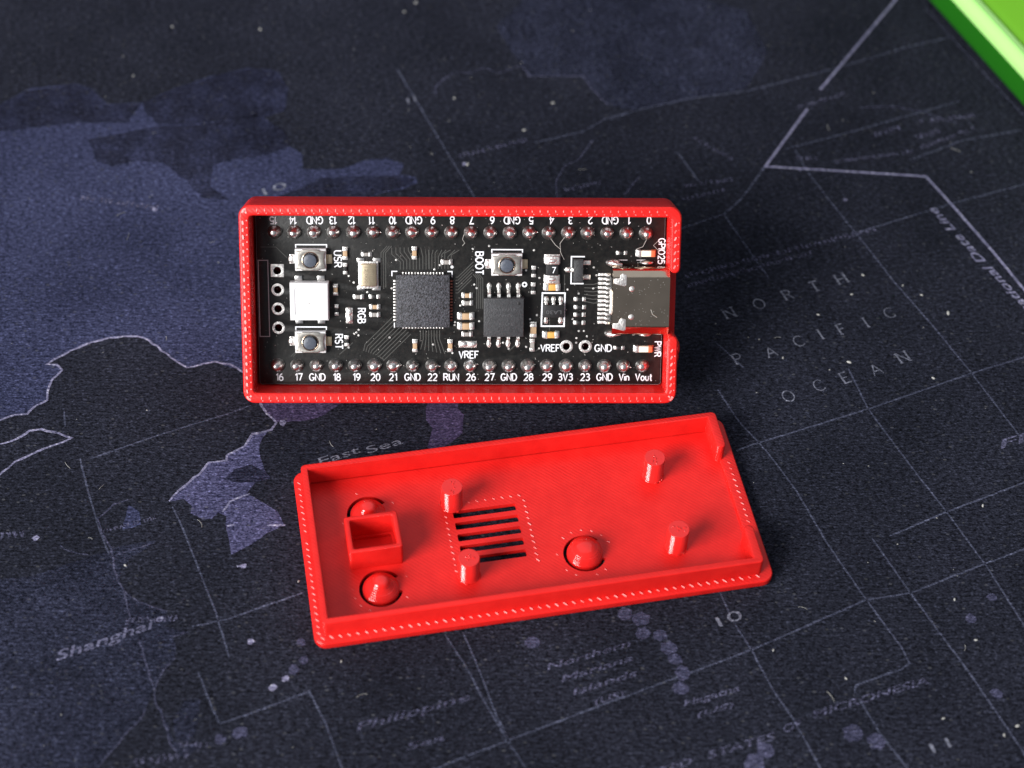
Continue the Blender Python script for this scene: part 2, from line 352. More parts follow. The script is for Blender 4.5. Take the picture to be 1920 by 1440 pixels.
# ------------------------------------------------------------------ the mat and its printed map
ART = json.loads('''{"fills":{"land":[[[-92.68,49.57],[-80.98,52.48],[-77.42,56.47],[-70.48,58.15],[-67.51,57.05],[-64.65,53.68],[-59.18,54.25],[-54.53,58.07],[-49.35,61.2],[-43.75,63.62],[-39.19,63.1],[-37.01,58.84],[-37.03,53.79],[-40.13,51.99],[-36.47,48.88],[-35.55,45.79],[-33.15,43.89],[-32.82,40.72],[-26.97,41.05],[-25.44,41.96],[-23.37,43.25],[-20.18,43.79],[-17.67,42.75],[-18.07,40.38],[-15.62,39.81],[-15.31,38.67],[-17.06,37.42],[-20.95,36.05],[-22.21,34.96],[-24.54,31.67],[-25.8,28.27],[-28.15,20.58],[-29.66,6.21],[-33.14,-1.67],[-36.65,0.43],[-40.71,1.95],[-44.3,0.61],[-45.93,1.78],[-48.18,3.59],[-50.89,5.8],[-52.84,6.0],[-55.78,5.55],[-57.73,4.57],[-60.65,2.96],[-62.42,1.22],[-63.26,0.32],[-61.81,0.29],[-60.96,-0.71],[-61.93,-2.37],[-62.29,-4.55],[-62.01,-5.93],[-63.27,-7.09],[-64.2,-8.42],[-66.56,-9.0],[-71.41,-10.96],[-80.46,-14.08]],[[-35.53,0.1],[-23.26,0.72],[-22.15,-3.46],[-23.22,-5.1],[-25.38,-7.13],[-28.14,-7.91],[-30.58,-8.21],[-31.44,-8.16],[-33.17,-5.59]],[[-10.78,-1.49],[-7.06,-0.83],[-7.1,-4.48],[-6.25,-5.82],[-6.39,-8.74],[-7.65,-10.42],[-9.79,-12.4],[-10.76,-11.47],[-10.25,-8.21],[-11.25,-6.89],[-11.35,-5.15]],[[-31.14,-8.33],[-31.48,-9.62],[-34.01,-10.28],[-34.65,-12.46],[-36.76,-13.98],[-36.92,-14.87],[-39.14,-15.41],[-40.03,-17.37],[-42.39,-20.06],[-43.21,-21.79],[-42.36,-21.58],[-41.38,-21.28],[-40.2,-22.32],[-40.17,-23.5],[-38.53,-24.5],[-37.35,-24.2],[-36.8,-23.34],[-35.65,-23.78],[-35.46,-25.19],[-34.79,-27.21],[-34.26,-29.62],[-31.99,-28.06],[-30.21,-26.17],[-28.2,-24.84],[-29.25,-22.81],[-31.48,-21.23],[-33.53,-20.14],[-32.66,-18.31],[-30.69,-17.52],[-31.76,-16.1],[-32.32,-14.38],[-32.93,-12.2],[-32.13,-10.1]],[[-48.32,-22.63],[-46.66,-23.64],[-46.12,-25.69],[-48.35,-26.45],[-48.27,-24.55]]],"faint_land":[[[9.41,64.68],[10.86,61.66],[13.38,57.97],[17.8,56.97],[25.16,59.55],[35.47,63.36],[39.44,72.17],[36.59,83.02],[23.41,87.92],[1.02,86.53],[-4.88,76.3],[-0.52,66.72],[0.91,64.18]],[[-49.35,-29.52],[-47.73,-28.87],[-43.88,-27.88],[-44.98,-29.31],[-46.53,-30.43],[-47.52,-32.39],[-47.33,-34.99],[-44.58,-36.96],[-40.84,-38.32],[-40.88,-38.94],[-39.82,-39.88],[-41.29,-40.4],[-37.96,-41.08],[-39.64,-41.91],[-39.11,-42.85],[-39.01,-44.77],[-39.91,-46.35],[-40.58,-48.48],[-41.24,-51.79],[-41.87,-53.57],[-43.25,-55.29],[-44.21,-57.18],[-45.3,-59.33],[-47.0,-62.26],[-64.9,-63.02],[-71.54,-36.1],[-58.25,-33.92]],[[-36.96,-50.4],[-35.17,-50.17],[-35.01,-52.57],[-35.2,-55.56],[-35.86,-56.07],[-37.19,-55.44],[-37.86,-53.04]],[[-40.0,-51.31],[-39.09,-52.75],[-37.93,-55.82],[-36.79,-57.2],[-35.91,-57.78],[-33.98,-56.33],[-34.69,-55.68],[-36.13,-56.29],[-37.44,-55.8],[-38.66,-53.08]]],"dim_land":[[[-66.02,45.37],[-61.03,47.11],[-55.65,49.25],[-50.76,49.53],[-45.22,51.08],[-41.27,52.54],[-36.34,49.13],[-35.12,45.57],[-38.55,43.58],[-43.22,42.13],[-46.26,40.78],[-46.01,36.15],[-42.87,33.47],[-46.84,33.59],[-50.21,37.64],[-53.93,40.94],[-57.97,41.06],[-61.33,39.58],[-63.99,40.96]],[[-59.18,54.25],[-54.51,57.94],[-49.34,61.07],[-43.73,63.49],[-39.26,62.97],[-37.1,58.84],[-37.11,53.78],[-40.15,52.11],[-45.23,51.2],[-50.78,49.65],[-55.67,49.37],[-58.08,51.57]],[[-67.95,49.15],[-75.0,47.52],[-81.19,45.95],[-91.34,44.16],[-92.65,49.44],[-80.93,52.23],[-77.37,56.22],[-70.43,57.9],[-67.54,56.79],[-64.79,53.55],[-59.31,53.99],[-60.63,49.57]],[[-29.99,39.01],[-23.64,39.71],[-17.57,40.05],[-15.68,39.46],[-17.24,37.64],[-21.12,36.27],[-24.56,31.89],[-25.9,29.37],[-32.12,29.03],[-38.6,30.89],[-35.87,34.43],[-32.17,36.92]],[[-36.69,-18.07],[-34.58,-18.4],[-32.65,-18.39],[-30.68,-17.61],[-31.5,-16.52],[-33.59,-15.32],[-35.55,-16.28]]]},"lines":{"coastline":[0.308,[[[-31.43,-3.93],[-36.65,0.43],[-38.62,1.57],[-40.71,1.95],[-44.3,0.61],[-45.93,1.78],[-48.18,3.59],[-50.89,5.8],[-52.84,6.0],[-55.78,5.55],[-57.73,4.57],[-60.65,2.96],[-62.42,1.22],[-63.26,0.32],[-61.81,0.29],[-60.96,-0.71],[-61.93,-2.37],[-62.29,-4.55],[-62.01,-5.93],[-63.27,-7.09],[-64.2,-8.42],[-66.56,-9.0],[-68.09,-10.07]],[[-35.23,-2.25],[-33.4,-5.42],[-32.53,-6.76],[-31.14,-8.33],[-31.48,-9.62],[-32.84,-10.04],[-34.01,-10.28],[-34.65,-12.46],[-36.76,-13.98],[-36.92,-14.87],[-39.14,-15.41],[-40.03,-17.37],[-42.39,-20.06],[-43.21,-21.79]],[[-66.93,-13.77],[-64.25,-12.58],[-63.14,-11.18],[-61.78,-10.93],[-57.63,-12.07],[-58.56,-13.01],[-60.74,-14.0],[-64.11,-16.54],[-65.78,-19.04]],[[-33.18,-20.21],[-34.59,-20.96],[-35.56,-21.43],[-36.21,-23.14]],[[-35.45,-25.27],[-34.4,-25.05]],[[-30.36,-24.94],[-28.0,-24.83]],[[-33.23,-31.41],[-32.16,-30.96]]]],"faint_coastline":[0.21,[[[-48.47,-21.79],[-50.15,-22.71],[-51.78,-24.96],[-50.71,-27.14],[-49.39,-29.28],[-48.58,-31.65],[-47.71,-33.98],[-46.55,-35.73],[-44.41,-37.18],[-40.84,-38.32]],[[-46.55,-35.73],[-45.7,-38.01],[-45.12,-39.51]],[[-39.64,-41.91],[-37.9,-41.08]],[[-39.01,-44.77],[-39.91,-46.35],[-40.58,-48.48],[-40.62,-49.77],[-40.0,-51.31],[-39.09,-52.75],[-38.39,-54.46],[-37.69,-56.15],[-36.79,-57.2]],[[-43.47,-42.82],[-42.17,-45.72],[-40.7,-49.28]],[[-41.24,-51.79],[-41.87,-53.57],[-43.25,-55.29],[-44.21,-57.18],[-45.3,-59.33]],[[-55.74,-29.25],[-54.36,-30.15],[-51.98,-30.44]],[[-49.27,-30.72],[-47.43,-29.83],[-44.01,-28.29]],[[-13.73,58.55],[-13.86,60.72],[-12.62,62.86],[-11.01,64.52],[-8.71,64.39],[-6.47,65.84],[-3.87,64.68],[-0.52,66.72],[0.91,64.18],[9.41,64.68],[10.86,61.66],[13.38,57.97]],[[11.11,50.02],[8.99,45.44],[6.81,43.77],[5.48,40.18],[5.53,36.15]],[[18.13,42.05],[15.65,37.63]],[[53.27,59.66],[58.14,60.33],[62.57,59.32],[66.83,57.17],[69.02,56.68]],[[66.62,85.58],[69.65,78.76],[73.11,71.5],[76.0,65.35],[78.96,59.26],[81.45,54.05]],[[-49.3,-50.01],[-49.29,-50.05]]]],"date_line":[0.42,[[[63.05,89.52],[61.83,87.43],[47.21,63.66]],[[44.8,58.92],[37.3,45.25],[61.67,44.38],[65.17,37.73],[69.48,29.05],[72.97,21.42],[75.49,15.86]]]],"grid_line":[0.238,[[[-20.41,65.01],[-16.08,55.88],[-12.3,47.84],[-6.63,36.05],[-0.65,22.05]],[[37.3,45.25],[33.23,37.91],[30.43,34.46]],[[30.43,34.46],[33.95,26.8],[36.2,21.89]],[[21.04,29.71],[30.43,34.46]],[[42.07,49.36],[43.59,44.66],[46.32,38.64],[49.0,33.12],[50.13,30.96],[54.58,21.5],[58.95,13.58],[63.18,5.11],[68.0,-5.44],[70.62,-11.14]],[[49.22,31.25],[51.62,32.49],[61.67,37.2],[65.32,38.89],[76.19,43.31],[79.94,44.93]],[[46.15,5.21],[48.21,-2.0],[53.09,-11.99],[56.63,-18.73],[60.44,-26.66],[63.3,-33.82],[64.86,-37.96]],[[27.92,0.46],[30.53,-5.0],[33.04,-8.51],[34.51,-10.86],[37.42,-16.23],[40.73,-24.4],[44.62,-32.25],[48.4,-39.23],[49.17,-41.51],[48.1,-42.45],[42.4,-44.89],[42.11,-46.0]],[[46.53,-23.31],[50.47,-31.44],[56.39,-42.81],[60.89,-52.46],[62.31,-55.62]],[[26.75,-32.37],[27.72,-35.44]],[[28.36,-36.94],[30.17,-40.57],[32.46,-46.06],[34.42,-49.55],[35.49,-51.96],[36.8,-55.01],[37.55,-57.01]],[[42.55,-46.7],[44.6,-51.22],[47.49,-55.91]],[[29.91,-10.01],[33.04,-8.51],[48.21,-2.0],[63.18,5.11],[70.91,8.42],[74.15,10.07]],[[48.82,-22.87],[56.63,-18.73],[67.44,-13.48],[70.48,-12.03]],[[-36.3,-72.65],[-6.85,-57.89],[-2.06,-55.51],[13.4,-48.26],[28.92,-41.15],[30.17,-40.57],[44.77,-32.72],[50.47,-31.44],[60.31,-26.67],[65.75,-24.13],[68.69,-22.76]],[[-42.68,-22.61],[-41.09,-25.45],[-38.21,-31.4],[-34.93,-38.29],[-32.5,-44.34]],[[-35.89,-46.54],[-33.84,-50.76],[-32.43,-53.3],[-29.01,-51.82],[-22.5,-48.55],[-20.05,-52.97],[-17.45,-59.01]],[[-59.4,-7.64],[-58.73,-10.33]],[[-55.79,-15.52],[-53.8,-20.61],[-51.39,-26.35],[-49.34,-30.32]],[[-37.56,-40.31],[-33.22,-38.97],[-28.93,-36.86],[-24.58,-34.8]],[[-54.41,-15.45],[-46.08,-11.06],[-37.48,-7.0],[-34.82,-5.49]],[[-6.9,-40.06],[-3.76,-45.11],[-2.03,-48.65],[0.97,-53.8],[3.23,-57.46]],[[-4.79,-39.58],[-2.49,-45.06],[-0.38,-50.71],[1.62,-54.8]],[[2.09,48.66],[9.46,51.52],[13.36,55.08],[17.8,56.97]],[[13.36,54.46],[17.8,56.97],[26.03,60.24],[35.43,62.58],[49.53,68.77],[62.1,75.02],[69.65,78.07]],[[40.68,49.4],[50.69,53.64],[58.92,57.47],[69.26,62.12]],[[59.65,47.95],[68.51,52.94],[78.0,55.82]],[[23.95,47.73],[26.98,41.38]],[[31.78,4.48],[27.95,9.18]]]]},"text":[["serif","East",-24.52,-15.05,0.4239,5.52,1.67],["serif","Sea",-18.5,-12.91,0.403,4.87,1.69],["serif","10",-37.72,34.67,0.5335,3.72,2.09],["serif","10",26.51,-37.49,0.4244,3.3,2.06],["serif","11",50.56,-53.53,0.3858,2.47,1.72],["sans","Shanghai",-52.88,-45.83,0.4464,12.16,1.87],["sans","Philippine",-16.51,-53.65,0.3495,14.02,1.48],["sans","Sea",-10.53,-55.87,0.3451,4.61,1.19],["sans","Northern",5.52,-44.55,0.3701,10.87,1.24],["sans","Mariana",7.26,-46.08,0.3817,9.29,1.22],["sans","Islands",8.61,-47.83,0.3856,8.43,1.21],["sans","(US)",11.26,-48.93,0.3717,3.8,1.07],["sans","Hagatna",21.77,-48.68,0.3487,7.17,1.13],["sans","(US)",23.29,-50.03,0.3457,4.75,0.92],["sans","FEDERATED",11.49,-60.59,0.3858,11.96,1.17],["sans","STATES",24.32,-55.41,0.3482,8.73,1.28],["sans","OF",33.46,-51.63,0.434,2.57,1.24],["sans","MICRONESIA",36.93,-49.58,0.3597,15.26,1.29],["sans","Fl",65.19,-8.02,0.3835,4.41,1.91],["sans","11",-17.95,56.4,0.5468,1.88,1.8],["sans","International Date Line",76.81,11.69,2.0827,29.95,1.95],["cap","N",30.23,14.62,0.4274,0,1.83],["cap","O",34.57,16.59,0.4274,0,1.83],["cap","R",38.8,18.57,0.4274,0,1.83],["cap","T",42.76,20.45,0.4274,0,1.83],["cap","H",46.74,22.14,0.4274,0,1.83],["cap","P",30.98,6.09,0.4164,0,1.83],["cap","A",35.65,7.6,0.4164,0,1.83],["cap","C",39.66,9.78,0.4164,0,1.83],["cap","I",42.83,11.24,0.4164,0,1.83],["cap","F",45.92,12.4,0.4164,0,1.83],["cap","I",49.43,13.79,0.4164,0,1.83],["cap","C",52.96,15.81,0.4164,0,1.83],["cap","O",37.52,-0.28,0.4445,0,1.85],["cap","C",41.82,1.82,0.4445,0,1.85],["cap","E",45.62,3.45,0.4445,0,1.85],["cap","A",49.96,5.11,0.4445,0,1.85],["cap","N",53.98,7.56,0.4445,0,1.85]],"small":[[24.42,21.06,52.61,32.1,0.95],[24.59,19.17,42.73,26.74,0.84],[24.91,39.87,32.23,41.67,0.93],[24.57,36.86,31.08,39.52,0.92],[-9.27,44.41,1.18,48.85,1.07],[42.14,46.96,45.17,47.01,0.96],[48.14,46.46,60.31,49.43,0.84],[55.01,52.9,59.29,54.87,1.24],[61.36,52.65,65.05,54.34,1.11],[62.39,56.42,71.19,58.43,1.13],[61.91,50.37,70.87,55.54,0.97],[-63.33,-28.71,-60.62,-28.26,1.13],[-45.64,-40.29,-39.6,-39.64,0.9],[-64.77,32.26,-52.7,30.68,1.12],[-41.36,-59.23,-35.89,-57.91,1.08],[-36.72,-56.45,-33.63,-56.59,0.82],[26.52,50.66,32.07,46.39,0.73],[43.61,58.72,51.53,62.63,0.89],[6.87,37.94,12.47,39.99,0.93],[-50.58,-27.13,-44.58,-24.79,0.65]],"islands":[[3.72,-40.71,0.91],[15.0,-36.02,0.91],[16.88,-36.78,1.05],[17.04,-38.75,0.91],[19.18,-39.03,0.84],[20.17,-40.72,0.98],[20.83,-42.25,0.84],[21.73,-44.13,0.98],[21.34,-46.26,0.98],[41.34,-51.36,1.19],[43.99,-52.29,1.05],[31.0,-53.95,1.12],[29.6,-55.73,1.26],[-24.22,-41.89,0.56],[-23.63,-44.38,0.56],[-24.63,-45.75,0.63],[-25.5,-47.02,0.42],[-26.81,-48.23,0.49],[-29.99,-54.37,0.84],[-32.02,-55.36,0.63],[-41.58,-39.43,0.42],[-58.93,-28.34,0.42],[60.59,-31.6,0.63],[57.49,-34.86,0.7],[59.1,-45.25,0.7],[-8.56,43.14,0.35],[-30.22,-8.29,0.49],[-53.51,30.86,0.42],[-30.23,-42.08,0.42],[-32.58,-31.3,0.35],[48.87,38.55,0.28],[42.55,44.84,0.28]],"specks":[[37.28,6.61,0.19],[46.4,6.29,0.28],[57.75,3.97,0.22],[61.49,-17.48,0.22],[49.98,23.05,0.22],[47.99,19.16,0.19],[58.02,19.58,0.19],[55.55,21.34,0.16],[61.4,16.25,0.31],[42.84,14.97,0.19],[-18.34,81.76,0.25],[-20.11,79.26,0.19],[0.38,51.37,0.25],[4.74,57.98,0.25],[-7.99,43.18,0.31],[-10.78,58.21,0.19],[-43.14,73.29,0.25],[-57.44,73.1,0.19],[-61.67,60.6,0.19],[60.98,-49.52,0.25],[59.22,-50.8,0.19],[52.33,-48.91,0.19],[41.28,-44.0,0.16],[32.83,-40.45,0.16],[55.88,-32.13,0.19],[57.72,-37.9,0.19],[-19.11,-44.33,0.16],[-25.41,-33.19,0.16],[-47.09,-31.82,0.19]],"green":[[66.43,87.71],[68.7,80.22],[79.04,59.77]],"corners":[[-86.59,78.25],[83.63,88.78],[60.87,-55.0],[-56.53,-60.01]]}''')
desk = MB().prism(rrect(-700, 700, -420, 420, 10), [], -33, -3.02, 1.0).build("desk_top", M_DESK); desk['kind'] = 'structure'
mat_t = thing("desk_mat", "dark cloth desk mat printed with a world map, under everything", "desk mat")
MB().prism(rrect(-420, 380, -220, 200, 8), [], -3.0, 0.0, 0.6).build("cloth_sheet", M_SEA, mat_t)
def fill(pts, z, mb):
    L = ccw(smooth_poly(pts)); n0 = len(mb.v); mb.v += [(x, y, z) for x, y in L]
    for t in tessellate_polygon([[Vector((x, y, 0)) for x, y in L]]):
        a, b, c = t; A, B, Cc = (Vector(mb.v[n0+q]) for q in t); up = (B-A).cross(Cc-A).z > 0
        mb.f.append((n0+a, n0+b, n0+c) if up else (n0+c, n0+b, n0+a))
def rough_line(pts, step=0.8, amp=0.12):
    out = []
    for i in range(len(pts)-1):
        a, b = Vector(pts[i]), Vector(pts[i+1]); n = max(1, int((b-a).length/step))
        for k in range(n):
            p = a.lerp(b, k/n); out.append((p.x+random.uniform(-amp, amp), p.y+random.uniform(-amp, amp)))
    out.append(tuple(pts[-1])); return out
def smooth_poly(pts): return rough_line(list(pts)+[pts[0]], 0.9, 0.10)[:-1]
for k, z, m in (('faint_land', 0.010, M_LAND2), ('land', 0.016, M_LAND), ('dim_land', 0.018, M_DIM)):
    for i, pg in enumerate(ART['fills'][k]):
        mm = {1: M_PURP, 2: M_PURP, 3: M_LAND3}.get(i, m) if k == 'land' else m
        mb = MB(); fill(pg, z, mb); mb.build("printed_land" if k == 'land' else "printed_faint_land", mm, mat_t, False)
for k, z, m, nm, amp in (('grid_line', 0.020, M_GRID, "printed_grid_line", 0.03), ('faint_coastline', 0.024, M_COAST2, "printed_river_line", 0.10), ('coastline', 0.028, M_COAST, "printed_coastline", 0.12), ('date_line', 0.032, M_COAST, "printed_date_line", 0.02)):
    w, ls = ART['lines'][k]
    for l in ls:
        mb = MB()
        if k == 'date_line': mb.ribbon(l, w, z)
        else: mb.ribbon(rough_line(l, 0.8, amp), w, z, taper=0.3, jit=0.25 if k != 'grid_line' else 0.12)
        mb.build(nm, m, mat_t, False)
SER = {'N': [[(0, 0), (0, 1)], [(0, 1), (.75, 0)], [(.75, 0), (.75, 1)]], 'O': 'O', 'R': [[(0, 0), (0, 1)], [(0, 1), (.4, 1), (.55, .88), (.55, .65), (.4, .52), (0, .52)], [(.3, .52), (.65, 0)]],
       'T': [[(.35, 0), (.35, 1)], [(0, 1), (.7, 1)]], 'H': [[(0, 0), (0, 1)], [(.75, 0), (.75, 1)], [(0, .5), (.75, .5)]], 'P': [[(0, 0), (0, 1)], [(0, 1), (.4, 1), (.57, .86), (.57, .62), (.4, .48), (0, .48)]],
       'A': [[(0, 0), (.38, 1)], [(.38, 1), (.78, 0)], [(.14, .36), (.62, .36)]], 'I': [[(0, 0), (0, 1)]], 'F': [[(0, 0), (0, 1)], [(0, 1), (.5, 1)], [(0, .52), (.4, .52)]], 'E': [[(0, 0), (0, 1)], [(0, 1), (.52, 1)], [(0, .52), (.42, .52)], [(0, 0), (.55, 0)]],
       'C': 'C'}
def serif_cap(mb, ch, x, y, ang, h, z):
    g = SER[ch]
    if g == 'O': ls = [[(.42+.42*math.cos(a), .5+.5*math.sin(a)) for a in [2*PI*k/20 for k in range(21)]]]
    elif g == 'C': ls = [[(.42+.42*math.cos(a), .5+.5*math.sin(a)) for a in [math.radians(45+270*k/16) for k in range(17)]]]
    else: ls = g
    w0 = max(p[0] for l in ls for p in l); c, sn = math.cos(ang), math.sin(ang)
    def T(p): px, py = (p[0]-w0/2)*h, (p[1]-.5)*h; return (x+px*c-py*sn, y+px*sn+py*c)
    for l in ls:
        vert = len(l) == 2 and abs(l[0][0]-l[1][0]) < .05
        mb.ribbon([T(p) for p in l], h*(0.13 if vert else 0.085), z)
        if vert:
            for q in l: mb.ribbon([T((q[0]-.14, q[1])), T((q[0]+.14, q[1]))], h*0.06, z+0.001)
for t in ART['text']:
    kind, s, x, y, ang, L, h = t
    mb = MB()
    if kind == 'cap': serif_cap(mb, s, x, y, ang, h, 0.036); mm = M_TEXT
    else:
        big = s in ("East", "10", "11", "Shanghai") or s == "Sea" and kind == 'serif' or "Date" in s
        put_text(mb, s, x, y, 0.036, h*0.72, ang, L, center=False, shear=0.0 if (kind == 'serif') else 0.25, bold=0.0 if kind == 'serif' else 0.012)
        mm = M_TEXT3 if s == 'Shanghai' else M_COAST if 'Date' in s else M_TEXT if big else M_TEXT2
    mb.build("printed_lettering", mm, mat_t, False)
for x0, y0, x1, y1, h in ART['small']:
    a, b = Vector((x0, y0)), Vector((x1, y1)); d = (b-a).normalized(); nrm = Vector((-d.y, d.x)); L = (b-a).length; t = 0; mb = MB()
    while t < L:
        gw = h*random.uniform(.35, .6); p = a+d*t
        for _ in range(2):
            q0 = p+d*random.uniform(0, gw)+nrm*random.uniform(0, h*.3); q1 = p+d*random.uniform(0, gw)+nrm*random.uniform(h*.5, h)
            mb.ribbon([tuple(q0), tuple(q1)], h*.20, 0.036)
        mb.ribbon([tuple(p+nrm*h*random.choice((0, .5, .9))), tuple(p+d*gw*.8+nrm*h*random.choice((0, .5, .9)))], h*.18, 0.037)
        t += gw*1.45 if random.random() > .12 else gw*2.4
    stuff(mb.build("small_printed_row", M_TEXT2, mat_t, False))
for x, y, r in ART['islands']:
    mb = MB(); L = [(x+r*(1+random.uniform(-.18, .18))*math.cos(2*PI*k/12), y+r*(1+random.uniform(-.18, .18))*math.sin(2*PI*k/12)) for k in range(12)]
    fill(L, 0.030, mb); mb.build("printed_island", M_COAST if r < 0.5 else M_ISL, mat_t, False)
mb = MB()
for x, y, r in ART['specks']: mb.blob(x, y, 0.0, r*1.3, r*.7, r*.6, 7, 3, random.uniform(0, 3))
for _ in range(120):
    x, y = random.uniform(-75, 85), random.uniform(-60, 90); r = random.choice((.05, .06, .07, .09)); mb.blob(x, y, 0.0, r*1.6, r*.7, r*.7, 5, 2, random.uniform(-.6, .6))
for _ in range(26):
    x, y = random.uniform(-60, 75), random.uniform(-55, 60); a = random.uniform(0, PI); l = random.uniform(.5, 1.6); cv = random.uniform(-1, 1)
    mb.tube([(x+l*t*math.cos(a+cv*t), y+l*t*math.sin(a+cv*t), 0.06+.05*math.sin(PI*t)) for t in (0, .25, .5, .75, 1)], 0.022, 4)
lint = mb.build("lint", M_LINT); stuff(lint); lint['label'] = "pale specks of lint scattered over the dark mat"; lint['category'] = "lint"

# ------------------------------------------------------------------ red case, propped on its lower long side
CASE = Matrix.Translation((-7.1442849*U, 3.1289176*U, 13.0482703*U)) @ Matrix.Rotation(0.050638, 4, 'Z') @ Matrix.Rotation(0.0019677, 4, 'Y') @ Matrix.Rotation(0.9433727, 4, 'X')
case = thing("printed_case", "open red plastic case bottom leaning upright and holding the black circuit board", "case", CASE)
HL, HW, RW, HR, ZB = 28.25, 12.98, 1.38, 4.21, -4.2
NT, NB = 4.35, -3.95           # notch for the socket in the right wall
outer = rrect(-HL, HL, -HW, HW, 1.5); inner = rrect(-HL+RW, HL-RW, -HW+RW, HW-RW, .35, 2)
MB().prism(outer, [inner], ZB, 0.0, 0, .45).build("lower_wall", RED, case)
def end_arc(cx, cy, r, a0, a1, n=5): return [(cx+r*math.cos(math.radians(a0+(a1-a0)*k/n)), cy+r*math.sin(math.radians(a0+(a1-a0)*k/n))) for k in range(n+1)]
cw = RW/2
cpoly = []
cpoly += end_arc(HL-cw, NT+cw, cw, 180, 360, 6)
cpoly += end_arc(HL-1.5, HW-1.5, 1.5, 0, 90) + end_arc(-HL+1.5, HW-1.5, 1.5, 90, 180) + end_arc(-HL+1.5, -HW+1.5, 1.5, 180, 270) + end_arc(HL-1.5, -HW+1.5, 1.5, 270, 360)
cpoly += end_arc(HL-cw, NB-cw, cw, 0, 180, 6)
cpoly += end_arc(HL-RW-.35, -HW+RW+.35, .35, 0, -90, 2) + end_arc(-HL+RW+.35, -HW+RW+.35, .35, -90, -180, 2) + end_arc(-HL+RW+.35, HW-RW-.35, .35, 180, 90, 2) + end_arc(HL-RW-.35, HW-RW-.35, .35, 90, 0, 2)
MB().prism(cpoly, [], 0.0, HR, .28, 0, 4, bottom=False).build("upper_wall", RED, case)
# floor with the two long slots that let the header pins through
MB().prism(rrect(-HL+RW-.2, HL-RW+.2, -HW+RW-.2, HW-RW+.2, .3, 2), [rrect(-25.9, 25.9, 7.3, 10.5, .3, 2), rrect(-25.9, 25.9, -10.5, -7.3, .3, 2)], ZB+.02, ZB+1.2).build("case_floor", RED, case)
mb = MB()
for sx in (-1, 1):
    for sy in (-1, 1): mb.lathe(sx*20, sy*5.2, [(1.6, ZB+1.0), (1.5, -1.62)], 16)
mb.build("standoff", RED, case)
mb = MB(); mb.blob(HL-.15, -5.6, 3.1, .55, 1.15, 1.0, 12, 6, 0.05); mb.blob(HL-.1, -6.9, 3.0, .4, .7, .9, 10, 5); stuff(mb.build("plastic_blob", RED, case))
# raster ends on the rim: little glossy crescents left by the nozzle
mb = MB()
def facet(mb, outline, x, y, z, g, tilt):
    """little flat-topped scale sloping down towards g"""
    L = ccw(outline); t = math.tan(math.radians(tilt)); m = max(q[0]*g[0]+q[1]*g[1] for q in L)
    n = len(L); top = [(x+q[0], y+q[1], z+.01+(m-(q[0]*g[0]+q[1]*g[1]))*t) for q in L]
    mb.add(top+[(q[0], q[1], z-.03) for q in top], [tuple(range(n))]+[(k, k+n, (k+1) % n+n, (k+1) % n) for k in range(n)])
def bar(l, w, a): c, sn = math.cos(a), math.sin(a); return [(c*px-sn*py, sn*px+c*py) for px, py in ((-l, -w*.5), (-l*.5, -w), (l*.5, -w), (l, -w*.5), (l, w*.5), (l*.5, w), (-l*.5, w), (-l, w*.5))]
def cres(r, a0, a1, w):
    o = [(r*math.cos(math.radians(a0+(a1-a0)*k/6))-r, r*math.sin(math.radians(a0+(a1-a0)*k/6))) for k in range(7)]
    q = [((r-w*math.sin(PI*k/6))*math.cos(math.radians(a0+(a1-a0)*k/6))-r, (r-w*math.sin(PI*k/6))*math.sin(math.radians(a0+(a1-a0)*k/6))) for k in range(1, 6)]
    return o+q[::-1]
zt = HR; G1 = (-.96, .28); jt = lambda: 19+random.uniform(-4, 4)
x = -HL+2.4
while x < HL-2.0:
    f = (x+HL)/(2*HL)
    facet(mb, cres(.42-.10*f, -38+6*f, 38-6*f, .13), x, HW-.66, zt, G1, jt())
    facet(mb, bar(.07, .05, 0), x+.15, HW-1.05, zt, G1, jt())
    facet(mb, cres(.42, -40, 36, .11), x, -HW+.72, zt, G1, jt())
    facet(mb, bar(.07, .05, .4), x+.1, -HW+.34, zt, G1, jt())
    x += 1.0+random.uniform(-.02, .02)
y = -HW+1.6
while y < HW-1.5:
    facet(mb, bar(random.uniform(.2, .3), random.uniform(.10, .15), PI/2+.1), -HL+.52, y, zt-.01, G1, jt())
    facet(mb, bar(.09, .07, .3), -HL+1.02, y+.3, zt, G1, jt())
    if y > NT+.8 or y < NB-1.0:
        facet(mb, bar(.26, .10, 1.1), HL-.78, y, zt, G1, jt())
        facet(mb, bar(.08, .06, .9), HL-.38, y+.2, zt-.02, G1, jt())
    y += 0.92
for cx_, cy_, a0 in ((-HL+.95, HW-.95, 90), (-HL+.95, -HW+.95, 180), (HL-.95, -HW+.95, 270)):
    for k in range(6):
        a = math.radians(a0+90*(k+.5)/6)
        for q in (.35, .0): facet(mb, bar(.15, .08, a), cx_+q*math.cos(a)*1.2, cy_+q*math.sin(a)*1.2, zt, G1, jt())
stuff(mb.build("print_ridges", GLOSS, case))

# ------------------------------------------------------------------ circuit board
pcb = thing("circuit_board", "black microcontroller board with soldered pin rows seated inside the red case", "circuit board", CASE)
HOLES = [(-23.9, 3.80), (-23.9, 1.26), (-23.9, -1.28), (-23.9, -3.82)]
HT = [(13.99, -6.25), (16.50, -6.25)]
bh = [circ(x, y, .50, 16) for x, y in HOLES] + [circ(x, y, .48, 16) for x, y in HT]
MB().prism(rrect(-26.52, 26.60, -11.42, 11.42, .3, 2), bh, -1.6, 0.0, .04).build("board", M_MASK, pcb)
edge = MB()
edge.prism(rrect(-26.54, 26.62, -11.44, 11.44, .3, 2), [rrect(-26.46, 26.54, -11.36, 11.36, .3, 2)], -.35, -.03, 0).build("board_edge", M_SILKG, pcb)
Z = 0.0
def B(px): return px
